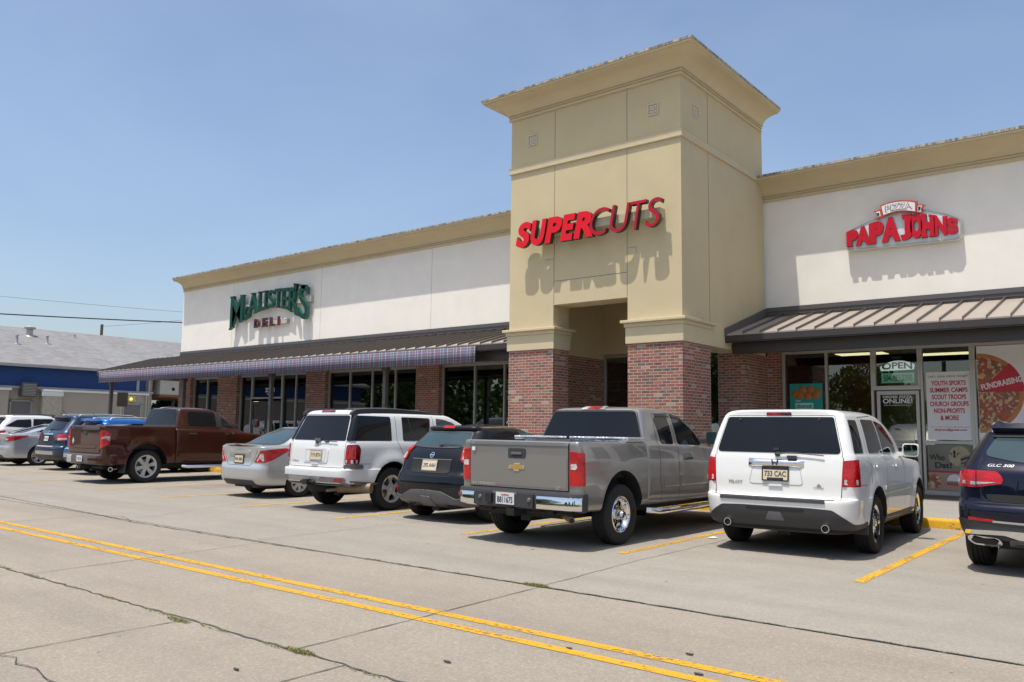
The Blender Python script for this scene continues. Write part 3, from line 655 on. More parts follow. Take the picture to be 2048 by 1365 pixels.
ri = [(x, z-.035) for x, z in arc([-5.17, -4.80, -4.44], [6.88, 6.93, 6.85], 8)]; ro = [(x, z+.03) for x, z in arc([-5.13, -4.80, -4.45], [6.60, 6.655, 6.585], 8)]
b_ = MB(); b_.py(ri+list(reversed(ro)), 20.212, 20.22); b_.build('ribbon_panel', M['white'], sg)
MB().py([(-5.31, 6.73), (-5.22, 6.75), (-5.20, 6.63), (-5.27, 6.61), (-5.25, 6.67)], 20.24, 20.25).py([(-4.39, 6.74), (-4.30, 6.73), (-4.33, 6.66), (-4.33, 6.59), (-4.40, 6.60)], 20.24, 20.25).build('ribbon_tail_panel', M['white'], sg)
MB().py([(-5.285, 6.70), (-5.235, 6.71), (-5.225, 6.65), (-5.26, 6.64)], 20.232, 20.24).py([(-4.38, 6.72), (-4.33, 6.715), (-4.34, 6.64), (-4.385, 6.62)], 20.232, 20.24).build('ribbon_tail_mark', M['green_face'], sg)
V, F = text2d('PIZZA', .02); V = fit(V, -5.09, -4.50, 6.685, 6.835); V = [(x, z+.03-(x+4.8)**2*.25) for x, z in V]
v, f = shell(V, F, lambda p, d: (p[0], 20.205-d, p[1]), .006); mk('ribbon_text', v, f, M['green_face'], sg)
V, F = text2d('PIZZA', .0); V = fit(V, -5.082, -4.508, 6.690, 6.828); V = [(x+.008, z+.03-(x+4.8)**2*.25) for x, z in V]
v, f = shell(V, F, lambda p, d: (p[0], 20.20-d, p[1]), .004); mk('ribbon_text', v, f, M['white'], sg)

# ------------------------------------------------------------------ posters and lettering in the windows
EX, EZ, NY = (1, 0, 0), (0, 0, 1), (0, -1, 0)
def panel(x0, x1, z0, z1, y, mat, name, label, cat, th=.006, group=None):
    o = MB().box(x0, x1, y-th, y, z0, z1).build(name, mat); return tag(o, label, cat, group)
p = panel(-4.42, -3.50, 1.385, 2.91, 20.49, M['white_matte'], 'fundraising_poster', 'white poster listing YOUTH SPORTS to & MORE in red letters', 'poster')
def T(s_, x0, x1, z0, z1, y, mat, par, bold=0, shear=0, nm='poster_text'): return plane_text(s_, nm, mat, par, (0, y, 0), EX, EZ, NY, x0, x1, z0, z1, bold, shear, .003)
yy = 20.4835
T("Let's raise some dough!", -4.37, -3.56, 2.765, 2.845, yy, M['grey_ink'], p, .012)
for i, (s_, hw) in enumerate((('YOUTH SPORTS', .35), ('SUMMER CAMPS', .38), ('SCOUT TROOPS', .345), ('CHURCH GROUPS', .39), ('NON-PROFITS', .31), ('& MORE', .185))):
    zc = 2.655-i*.155; T(s_, -3.965-hw, -3.965+hw, zc-.055, zc+.055, yy, M['red_ink'], p, .03)
T('Email us for a packet with local options', -4.36, -3.55, 1.655, 1.69, yy, M['grey_ink'], p)
T('ebpjops@gmail.com', -4.28, -3.63, 1.575, 1.64, yy, M['red_ink'], p, .03)
# pizza poster
def pizza_m():
    a = N('pizza_print'); vo = a.n('ShaderNodeTexVoronoi'); vo.inputs['Scale'].default_value = 17; a.l(a.co(), vo.inputs['Vector'])
    c = a.ramp(a.xyz(vo.outputs['Color'])[0], [(0, (.30, .03, .02)), (.3, (.50, .34, .20)), (.5, (.22, .02, .02)), (.68, (.60, .45, .30)), (.82, (.06, .10, .03)), (.9, (.08, .03, .03))], 'CONSTANT')
    a.set(a.mix(a.math('MULTIPLY', a.noise(30, 4), .6), c, (.45, .20, .10)), .5); return a.m
M['pizza'] = pizza_m(); M['crust'] = plain('crust_print', (.42, .17, .05), .5, var=.3, sc=9)
p = panel(-3.38, -1.15, .4, 3.45, 20.49, M['white_matte'], 'pizza_poster', 'large pizza poster with a red FUNDRAISING wedge, right of the poster listing groups', 'poster')
def disc(cx0, cz0, r, a0, a1, y, mat, nm, par, r0=0, clip=-3.375, n=48):
    pts = []
    for k in range(n+1):
        t = R(a0+(a1-a0)*k/n); pts.append((max(clip, cx0+r*math.cos(t)), cz0+r*math.sin(t)))
    if r0:
        for k in range(n, -1, -1):
            t = R(a0+(a1-a0)*k/n); pts.append((max(clip, cx0+r0*math.cos(t)), cz0+r0*math.sin(t)))
        f = [(k, k+1, 2*n-k, 2*n+1-k) for k in range(n)]; return mk(nm, [(x, y, z) for x, z in pts], f, mat, par)
    pts = [(max(clip, cx0), cz0)]+pts; return mk(nm, [(x, y, z) for x, z in pts], [(0, k+1, k+2) for k in range(n+1-1)], mat, par)
disc(-3.38, 2.42, .80, -90, 90, 20.4835, M['pizza'], 'pizza_print', p); disc(-3.38, 2.42, .87, -90, 90, 20.4825, M['crust'], 'crust_print', p, .78)
mk('red_wedge', [(-3.375, 20.4815, 2.44), (-2.52, 20.4815, 2.44)]+[(-3.38+.885*math.cos(R(t)), 20.4815, 2.42+.885*math.sin(R(t))) for t in (8, 16, 24, 32, 40, 46)], [tuple(range(8))], M['red_ink'], p)
V, F = text2d('FUNDRAISING', .03); V = fit(V, 0, .80, 0, .13); ca, sa = math.cos(R(13)), math.sin(R(13)); V = [(-3.30+x*ca-z*sa, 2.475+x*sa+z*ca) for x, z in V]
v, f = shell(V, F, lambda q, d: (q[0], 20.478-d, q[1]), .002); mk('poster_text', v, f, M['white_matte'], p)
# lower poster with helmet
p = panel(-4.44, -3.53, .27, 1.28, 20.49, plain('helmet_poster_print', (.17, .17, .13), .5, var=.4, sc=2), 'helmet_poster', 'low window poster with a gold helmet and Who Dat? lettering', 'poster')
MB().box(-4.438, -3.532, 20.479, 20.4838, .27, .66).build('poster_lower_half', plain('tan_print', (.36, .24, .18), .5), p)
MB().box(-4.438, -3.532, 20.477, 20.4838, .66, .70).build('poster_stripe', M['red_ink'], p)
T('Who', -4.41, -4.10, .93, 1.06, yy, M['black_ink'], p, .03); T('Dat?', -4.30, -3.95, .76, .89, yy, M['black_ink'], p, .03)
hel = [(-4.02, 1.02), (-4.0, 1.14), (-3.92, 1.22), (-3.80, 1.255), (-3.68, 1.22), (-3.61, 1.14), (-3.585, 1.06), (-3.70, 1.05), (-3.79, .99), (-3.78, .86), (-3.86, .80), (-3.95, .86), (-4.01, .93)]
MB().py(rnd(hel, .03), 20.477, 20.4838).build('helmet_print', plain('helmet_gold', (.34, .29, .18), .35, var=.2), p, 40)
b_ = MB(); b_.py([(-3.79, .97), (-3.60, 1.04), (-3.55, .92), (-3.57, .90), (-3.61, 1.0), (-3.77, .94)], 20.475, 20.4768); b_.py([(-3.78, .88), (-3.60, .93), (-3.60, .91), (-3.78, .86)], 20.475, 20.4768)
b_.py([(-3.93, 1.12), (-3.90, 1.17), (-3.87, 1.12), (-3.885, 1.06), (-3.87, 1.0), (-3.93, 1.0), (-3.915, 1.06)], 20.475, 20.4768); b_.py([(-3.86, 1.06), (-3.82, 1.12), (-3.79, 1.08), (-3.83, 1.08), (-3.85, 1.03)], 20.475, 20.4768); b_.py([(-3.94, 1.06), (-3.98, 1.12), (-4.01, 1.08), (-3.97, 1.08), (-3.95, 1.03)], 20.475, 20.4768)
b_.build('helmet_mark', M['black_ink'], p)
disc(-4.33, .46, .15, 0, 360, 20.4765, M['pizza'], 'pizza_print', p, clip=-4.437); disc(-4.33, .46, .165, 0, 360, 20.4755, M['crust'], 'crust_print', p, .148, clip=-4.437)
disc(-3.92, .48, .15, 0, 180, 20.4765, M['white_matte'], 'logo_print', p, clip=-9); T('PAPA JOHN\'S', -4.07, -3.76, .37, .45, 20.474, M['red_ink'], p, .05)
# donut poster
p = panel(-7.56, -6.75, 1.55, 2.72, 20.49, M['teal'], 'donut_poster', 'teal poster with a pile of round brown donut holes, in the leftmost pane', 'poster')
dn = MB()
for (x, z) in ((-7.32, 2.42), (-7.12, 2.41), (-6.93, 2.43), (-7.25, 2.56), (-7.05, 2.57), (-7.42, 2.46), (-6.88, 2.5)): dn.lathe([(0.001, .02), (.06, .017), (.09, .008), (.1, 0)], Matrix.Translation((x, 20.483, z)) @ Matrix.Rotation(R(90), 4, 'X'), 18)
dn.build('donut_print', plain('donut_brown', (.36, .13, .025), .45, var=.35, sc=25), p, 60)
MB().box(-7.42, -6.98, 20.478, 20.4838, 2.09, 2.24).box(-7.42, -7.05, 20.478, 20.4838, 1.88, 2.03).build('text_plate', plain('pale_teal_print', (.45, .66, .62), .5), p)
T('new', -7.41, -7.29, 2.27, 2.31, 20.482, M['white_matte'], p); T('donut', -7.40, -7.0, 2.105, 2.225, 20.477, M['teal'], p, .04); T('holes', -7.40, -7.07, 1.895, 2.015, 20.477, M['teal'], p, .04)
# open sign
sg = tag(empty('open_sign'), 'white and green illuminated OPEN sign hanging behind the glass over the door', 'sign')
ob = [(-5.43, 2.95), (-4.65, 2.97), (-4.63, 3.10)]+arc([-4.65, -5.03, -5.42], [3.13, 3.24, 3.09], 10)+[(-5.45, 3.07)]
MB().py(rnd(ob, .02, 2), 20.56, 20.60).build('sign_back', M['green_face'], sg)
cx0, cz0 = -5.04, 3.08; MB().py([(cx0+(x-cx0)*.93, cz0+(z-cz0)*.82) for x, z in rnd(ob, .02, 2)], 20.55, 20.56).build('sign_face', emit('open_sign_face', (.80, .84, .88), .9), sg)
V, F = text2d('OPEN', .03); V = fit(V, -5.37, -4.71, 2.99, 3.14); V = [(x, z+.03-(x+5.04)**2*.22) for x, z in V]; v, f = shell(V, F, lambda q, d: (q[0], 20.545-d, q[1]), .004); mk('sign_text', v, f, M['red_ink'], sg)
MB().py([(-5.22, 3.245), (-4.90, 3.25), (-4.93, 3.32), (-5.15, 3.325)], 20.56, 20.59).build('sign_crest', M['green_face'], sg); T('PIZZA', -5.15, -4.94, 3.26, 3.305, 20.555, M['white_matte'], sg, .02, nm='sign_text')
MB().box(-5.39, -4.68, 20.56, 20.59, 2.69, 2.92).build('number_panel', emit('number_panel_green', (.16, .42, .30), .5), sg); T('504-833-2350', -5.35, -4.72, 2.73, 2.88, 20.555, plain('number_ink', (.55, .12, .10), .5), sg, .02, nm='sign_text')
dr = empty('door_lettering'); tag(dr, 'white vinyl ORDER PIZZA ONLINE! lettering on the glass door', 'window lettering')
T('ORDER PIZZA', -5.36, -4.72, 2.33, 2.39, 20.493, M['white_matte'], dr, .02, nm='lettering'); T('ONLINE!', -5.36, -4.72, 2.21, 2.32, 20.493, M['white_matte'], dr, .02, nm='lettering'); T('www.papajohns.com', -5.34, -4.74, 2.15, 2.185, 20.493, M['white_matte'], dr, nm='lettering')
MB().box(-5.0, -4.68, 20.485, 20.494, 1.08, 1.15).build('door_notice', M['white_matte'], dr)
wn_ = tag(empty('address_lettering'), 'white 2701 address numerals above the double doors', 'window lettering')
T('2701', -28.17, -27.56, 2.82, 3.0, 19.293, M['white_matte'], wn_, .05, nm='lettering'); T('Suite A', -28.05, -27.68, 2.72, 2.79, 19.293, M['white_matte'], wn_, .02, nm='lettering')
wn_ = tag(empty('salon_lettering'), 'dark SUPERCUTS lettering on a pale strip of the portal window', 'window lettering')
MB().box(-12.15, -9.62, 19.275, 19.28, 2.58, 2.86).build('lettering_strip', plain('frost_strip', (.10, .11, .10), .6), wn_); T('SUPERCUTS', -12.08, -10.6, 2.63, 2.80, 19.2745, M['black_ink'], wn_, .05, .2, nm='lettering')
# banners hanging inside the deli windows
def banner_m(nm, warm):
    a = N(nm); Z = a.xyz()[2]; n1 = a.noise(5, 4, .6)
    top = a.mix(a.math('LESS_THAN', a.math('FRACT', a.math('MULTIPLY', Z, 9.0)), .35), (.42, .62, .56), (.34, .52, .48))
    wa = a.ramp(n1, [(.3, (.20, .03, .01)), (.5, (.75, .32, .04)), (.65, (.85, .65, .20))])
    a.set(a.mix(a.math('GREATER_THAN', a.math('SUBTRACT', warm, a.math('ADD', Z, a.math('MULTIPLY', n1, .5))), 0.0), top, wa), .6); return a.m
for i, (x0, x1, wm) in enumerate(((-24.05, -23.55, 2.95), (-22.75, -22.2, 2.6), (-21.65, -21.05, .5))):
    panel(x0, x1, 1.0, 3.2, 19.33, banner_m('banner_print', wm), 'window_banner', ('pale green banner with a busy orange picture, leftmost of three in the deli window', 'pale green banner with a red and yellow flower shape at its foot, middle of three', 'plain pale green banner behind the canopy post, rightmost of three')[i], 'banner', group='banners in the deli window')
panel(-27.0, -25.4, .35, .75, 19.28, M['teal'], 'window_strip', 'teal vinyl strip low on the glass right of the double doors', 'window lettering')
panel(-32.9, -32.4, 1.2, 1.8, 19.6, plain('green_print', (.05, .30, .06), .5), 'green_card', 'bright green card low in the leftmost shop window', 'poster')
# ------------------------------------------------------------------ neighbouring blue building and what stands beyond
M['blue'] = plain('blue_siding', (.005, .05, .19), .6, var=.08)
def shingle():
    a = N('grey_shingles'); X, Y, Z = a.xyz(); row = a.math('FLOOR', a.math('DIVIDE', X, .16)); c0 = a.math('FLOOR', a.math('ADD', a.math('DIVIDE', Y, .33), a.math('MULTIPLY', row, .37)))
    wn = a.n('ShaderNodeTexWhiteNoise', noise_dimensions='2D'); a.l(a.comb(c0, row), wn.inputs['Vector'])
    c = a.mix(wn.outputs[0], (.16, .155, .155), (.22, .215, .215)); st = a.noise(1, 4, .6, vec=a.comb(a.math('MULTIPLY', X, .1), a.math('MULTIPLY', Y, .8), 0)); c = a.mix(a.ramp(st, [(.45, g(0)), (.75, g(.35))]), c, (.28, .275, .27)); a.set(c, .9); return a.m
M['shingle'] = shingle()
M['block'] = stucco('cream_block', (.40, .36, .30))
M['stone'] = plain('rubble_stone', (.42, .38, .30), .9, var=.35, sc=7)
bb = tag(empty('blue_building', (-45, 14, 0)), 'low building with grey shingle roof and a deep blue band over cream walls', 'building')
X0 = 0.0
MB().box(-16, 0, -14, 9.4, 0, 4.42).build('wall', M['block'], bb)
MB().box(.0, .06, -14, 9.0, 3.32, 4.36).build('blue_band', M['blue'], bb)
MB().box(0, .14, -14, 9.4, 3.20, 3.32).box(.06, .10, 8.45, 8.6, 3.32, 4.36).build('band_trim', M['alu'], bb)
r = MB(); r.py([(-8.2, 7.12), (.45, 4.42), (.45, 4.36), (-8.2, 7.04)], -14.5, 18.5); r.py([(-8.2, 7.12), (-8.2, 7.04), (-16.6, 4.36), (-16.6, 4.42)], -14.5, 18.5); r.build('roof', M['shingle'], bb)
MB().box(.38, .50, -14.5, 18.5, 4.28, 4.41).build('gutter', M['alu'], bb)
MB().py([(-8.2, 7.04), (0, 4.42), (-16.2, 4.42)], 18.1, 18.3).build('gable_wall', M['block'], bb)
p = MB().box(.0, .5, 3.5, 8.9, 0, 3.10); p.build('lower_wall', M['block'], bb); MB().box(-.0, .58, 3.45, 8.95, 3.10, 3.2).box(0, .58, -14, 2.0, 3.08, 3.19).build('parapet_cap', M['white'], bb)
MB().box(0, .5, -14, 1.9, 0, 3.08).build('lower_wall', M['block'], bb)
MB().box(.5, .62, 3.45, 4.35, 0, 2.86).build('stone_pier', M['stone'], bb); MB().box(.5, .66, 3.4, 4.4, 2.86, 3.08).build('pier_cap', M['white'], bb)
dm = plain('grey_door_paint', (.16, .15, .15), .6)
for y0, y1, x in ((2.2, 3.1, .02), (7.6, 8.5, .5)):
    MB().box(x, x+.03, y0, y1, 0, 2.56).build('service_door', dm, bb); MB().box(x, x+.05, y0-.06, y0, 0, 2.62).box(x, x+.05, y1, y1+.06, 0, 2.62).box(x, x+.05, y0-.06, y1+.06, 2.56, 2.62).build('door_frame', M['alu'], bb)
lv = MB(); lv.box(.02, .45, 2.5, 3.2, 2.80, 3.5); lo = lv.build('wall_vent', M['bronze_soft'], bb)
s_ = MB(); [s_.box(.45, .48, 2.55, 3.15, 2.86+k*.075, 2.89+k*.075) for k in range(8)]; s_.build('louvre', M['alu'], lo)
MB().box(.5, .56, 7.75, 8.2, 2.72, 3.05).build('lamp_box', plain('lamp_box', (.50, .46, .18), .5), bb)
MB().lathe([(.001, .10), (.05, .08), (.08, 0)], Matrix.Translation((.56, 7.95, 2.86)) @ Matrix.Rotation(R(90), 4, 'Y'), 14).build('wall_lamp', M['lamp_yel'], bb, 60)
MB().box(.5, .6, 8.75, 8.85, 0, 3.1).box(.06, .16, 9.1, 9.2, 0, 4.3).build('downpipe', M['alu'], bb)
for i, (x, y, z, hh, rr) in enumerate(((-6.14, 5.12, 6.48, .36, .17), (-3.82, 3.63, 5.75, .46, .07), (-4.45, 5.42, 5.95, .42, .068), (-6.85, 7.9, 6.70, .12, .05))):
    m_ = MB(); Tm = Matrix.Translation((x, y, z)); m_.lathe([(rr*2.0, -.10), (rr*1.15, .03), (rr, .05), (rr, hh), (0.001, hh)], Tm, 14)
    if i == 0: m_.lathe([(rr*.8, hh), (rr*1.7, hh+.02), (rr*1.8, hh+.12), (rr*.9, hh+.22), (.001, hh+.24)], Tm, 16)
    else: m_.lathe([(rr, hh), (rr*1.5, hh), (rr*1.3, hh+.05), (.001, hh+.07)], Tm, 14)
    m_.build('roof_vent', M['alu'], bb, 50)
cp = tag(empty('carport', (-46, 23.6, 0)), 'cream flat roofed carport with a rusty edge right of the blue building', 'carport')
MB().box(-6, 1.2, .15, 9.5, 3.2, 4.0).build('roof', plain('cream_fascia', (.48, .46, .40), .7, var=.1), cp); MB().box(-6, 1.22, .13, 9.52, 3.08, 3.2).build('fascia_edge', plain('rust_edge', (.22, .10, .04), .8), cp)
for x in (-5, .9): MB().box(x-.08, x+.08, 4.3, 4.46, 0, 3.1).build('post', M['bronze_soft'], cp)
MB().lathe([(.001, .04), (.09, .03), (.1, 0)], Matrix.Translation((1.2, .95, 3.52)) @ Matrix.Rotation(R(90), 4, 'Y'), 14).build('fascia_lamp', M['black'], cp, 60)
rs = tag(empty('road_sign', (-38, 18.35, 0)), 'back of a grey rectangular road sign on a thin pole left of the deli canopy', 'road sign')
MB().tube([(0, 0, 0), (0, 0, 2.95)], .03, 8).build('pole', M['alu'], rs, 60); MB().box(.03, .04, -.25, .25, 2.30, 2.95).build('sign_panel', M['bronze_soft'], rs)
# foliage
def leafm(nm, a1, a2):
    a = N(nm); geo = a.n('ShaderNodeNewGeometry'); rnd_ = geo.outputs['Random Per Island']; c = a.mix(rnd_, a1, a2); a.set(c, .65, spec=.25)
    tr = a.n('ShaderNodeBsdfTranslucent'); a.l(c, tr.inputs[0]); mx = a.n('ShaderNodeMixShader'); mx.inputs[0].default_value = .25; a.l(a.p.outputs[0], mx.inputs[1]); a.l(tr.outputs[0], mx.inputs[2]); a.l(mx.outputs[0], a.o.inputs[0]); return a.m
M['leaf'] = leafm('leaves', (.035, .075, .018), (.10, .17, .035)); M['bark'] = plain('bark', (.12, .09, .06), .9, var=.3)
def crown(rng, blobs, n, ls):
    v = []; f = []; bl = np.array(blobs); wt = bl[:, 3]**2; pick = rng.choice(len(bl), n, p=wt/wt.sum())
    d = rng.normal(size=(n, 3)); d /= np.linalg.norm(d, axis=1)[:, None]; rr = rng.uniform(.55, 1.05, n)**.6
    c = bl[pick, :3]+d*(bl[pick, 3]*rr)[:, None]*[1, 1, .8]
    a = rng.normal(size=(n, 3)); a /= np.linalg.norm(a, axis=1)[:, None]; b = np.cross(a, rng.normal(size=(n, 3))); b /= np.linalg.norm(b, axis=1)[:, None]
    s = rng.uniform(.6, 1.3, n)[:, None]*ls
    V = np.stack([c-a*s, c+b*s*.5, c+a*s, c-b*s*.5], 1).reshape(-1, 3)
    return V.tolist(), [(4*i, 4*i+1, 4*i+2, 4*i+3) for i in range(n)]
def tree(name, loc, hgt, spread, seed, label, n=2600, ls=.16, trunk=.18, group=None):
    rng = np.random.default_rng(seed); t = tag(empty(name, loc), label, 'tree', group)
    blobs = []; mb = MB(); mb.tube([(0, 0, 0), (.1, 0, hgt*.25), (0, .1, hgt*.5), (.05, 0, hgt*.85)], [trunk, trunk*.8, trunk*.55, trunk*.15], 8)
    for k in range(11):
        an = k*2.4; z = hgt*(.42+.5*rng.random()); rr = spread*(.25+.6*rng.random())*(1.15-z/hgt*.5); e = (rr*math.cos(an), rr*math.sin(an), z)
        mb.tube([(0, 0, z*.6), (e[0]*.5, e[1]*.5, z*.85), e], [trunk*.4, trunk*.25, trunk*.08], 5); blobs.append((*e, spread*(.26+.2*rng.random())))
    mb.build('trunk', M['bark'], t, 60); v, f = crown(rng, blobs, n, ls); mk('crown', v, f, M['leaf'], t)
for i, (x, y, h_, s_) in enumerate(((-54, 30.5, 5.2, 2.6), (-57, 34, 4.8, 2.8))):
    tree('bushy_tree', (x, y, -.6), h_, s_, 40+i, ('leafy green tree seen under the carport, nearer one', 'leafy green tree behind the carport, farther one')[i], 5200, .15, group='trees behind the carport')
rng = np.random.default_rng(5); bl = [(-60+rng.uniform(-1, 1), 28+k*.8, 1.2+rng.uniform(-.3, .5), 1.3) for k in range(16)]
v, f = crown(rng, bl, 9000, .14); tag(mk('hedge', v, f, M['leaf']), 'dense green hedge far behind the carport', 'hedge', kind='stuff')
# utility pole and wires behind the blue building
up_ = tag(empty('utility_pole', (-85, 38.5, 0)), 'dark wooden utility pole top showing above the shingle roof', 'utility pole')
MB().tube([(0, 0, 0), (0, 0, 11.6)], [.20, .14], 10).build('pole', M['bark'], up_, 60); MB().box(-.06, .06, -1.2, 1.2, 9.3, 9.42).build('crossarm', M['bark'], up_)
def wire(name, a, b, sag, r, label):
    a = Vector(a); b = Vector(b); pts = [a.lerp(b, k/24)-Vector((0, 0, sag*4*(k/24)*(1-k/24))) for k in range(25)]
    tag(MB().tube(pts, r, 5).build(name, M['black'], None, 60), label, 'power line')
def rp(rx, ry, rz, d): return (rx*d, ry*d, 1.487+rz*d)
wire('power_cable', rp(-1.25, .26, .140, 62), rp(-.80, .64, .122, 88), .25, .055, 'thickest dark cable crossing the sky left of the mall')
wire('power_cable', rp(-1.25, .26, .169, 70), rp(-.80, .64, .128, 95), .3, .014, 'thin cable high above the blue building, topmost one')
wire('power_cable', (-85, 38.5, 11.4), rp(-.85, .60, .150, 120), .5, .014, 'thin cable rising to the right from the pole top')
wire('power_cable', (-85, 38.5, 9.5), rp(-.85, .60, .112, 110), .5, .02, 'low cable from the pole crossarm to the mall corner')
# across the road, behind the viewer: what the shop glass and the chrome mirror
for i, (x, y, h_, s_) in enumerate(((-34, -34, 9, 4.5), (-22, -38, 7.5, 4.5), (-9, -36, 8.5, 4.2), (6, -33, 7, 4), (17, -36, 10, 5), (-50, -36, 9, 5))):
    tree('street_tree', (x, y, 0), h_, s_, 60+i, 'broad green tree across the road, seen only as a reflection', 2600, .3, group='trees across the road')
rng = np.random.default_rng(9); bl = [(x, -58+rng.uniform(-4, 4), 2.2+rng.uniform(-.5, 1.5), 3.2) for x in np.arange(-40, 60, 3.2)]+[(x, -52+rng.uniform(-4, 4), z+rng.uniform(-.8, 1.5), 4.2) for x in np.arange(-210, -38, 4.2) for z in (2.5, 7.0)]
v, f = crown(rng, bl, 42000, .55); tag(mk('far_woods', v, f, M['leaf']), 'line of far trees across the road', 'woods', kind='stuff')
for x in (-14, 12):
    q = tag(empty('utility_pole', (x, -30, 0)), 'tall wooden pole across the road, seen only as a reflection', 'utility pole', 'poles across the road'); MB().tube([(0, 0, 0), (0, 0, 11)], [.19, .13], 10).build('pole', M['bark'], q, 60); MB().box(-1.2, 1.2, -.06, .06, 9.6, 9.72).build('crossarm', M['bark'], q)
# grass in the pavement joints
def weeds(name, c, rx, ry, n, hh, label, seed):
    rg = np.random.default_rng(seed); v = []; f = []
    for k in range(n):
        a = rg.uniform(0, 6.28); q = math.sqrt(rg.uniform(0, 1)); x = c[0]+rx*q*math.cos(a); y = c[1]+ry*q*math.sin(a); b = rg.uniform(0, 3.14); w_ = .004; h_ = hh*rg.uniform(.4, 1.2); lx, ly = rg.uniform(-.025, .025, 2)
        i = len(v); v += [(x-w_*math.cos(b), y-w_*math.sin(b), 0), (x+w_*math.cos(b), y+w_*math.sin(b), 0), (x+lx, y+ly, h_)]; f.append((i, i+1, i+2))
    tag(mk(name, v, f, M['weed']), label, 'weeds', kind='stuff')
M['weed'] = leafm('weed_blades', (.14, .14, .05), (.30, .30, .10))
weeds('weeds', (-4.88, 6.46), .15, .05, 500, .022, 'green tuft of grass where two pavement joints cross', 1)
weeds('weeds', (-4.63, 3.53), .16, .04, 260, .02, 'grass tuft in the near pavement joint', 2)
weeds('weeds', (-6.05, 3.47), .16, .04, 260, .014, 'thin grass at the near joint corner', 3)
for k in range(26): weeds('weeds', (-7.2+k*.42+random.uniform(-.1, .1), 6.455 if k < 18 else 3.52, ), .14, .012, 45, .013, 'sparse grass along the pavement joint', 10+k) if k < 18 else weeds('weeds', (-9.6+(k-18)*.8, 3.50), .25, .018, 70, .011, 'sparse grass along the near joint', 10+k)
# litter
tag(mk('paper_scrap', [(-5.26, 10.95, .008), (-5.16, 10.92, .012), (-5.14, 11.03, .01), (-5.22, 11.07, .02), (-5.28, 11.02, .006)], [(0, 1, 2, 3, 4)], M['white_matte']), 'crumpled white paper scrap on the ground left of the white SUV', 'litter')
for i, (x, y) in enumerate(((-3.33, 4.79), (-2.64, 5.21), (-3.73, 4.0), (-4.58, 3.02), (-2.39, 4.83))):
    rg = np.random.default_rng(i+70); n = 9; q = [(x+.045*math.cos(6.28*k/n)*rg.uniform(.3, .8), y+.013*math.sin(6.28*k/n)*rg.uniform(.5, 1.2)) for k in range(n)]
    b_ = MB(); b_.pz(q, .001, .010); o = b_.build('dead_leaf', M['crack']); tag(o, 'small dark dead leaf lying on the concrete', 'leaf', 'dead leaves on the road')
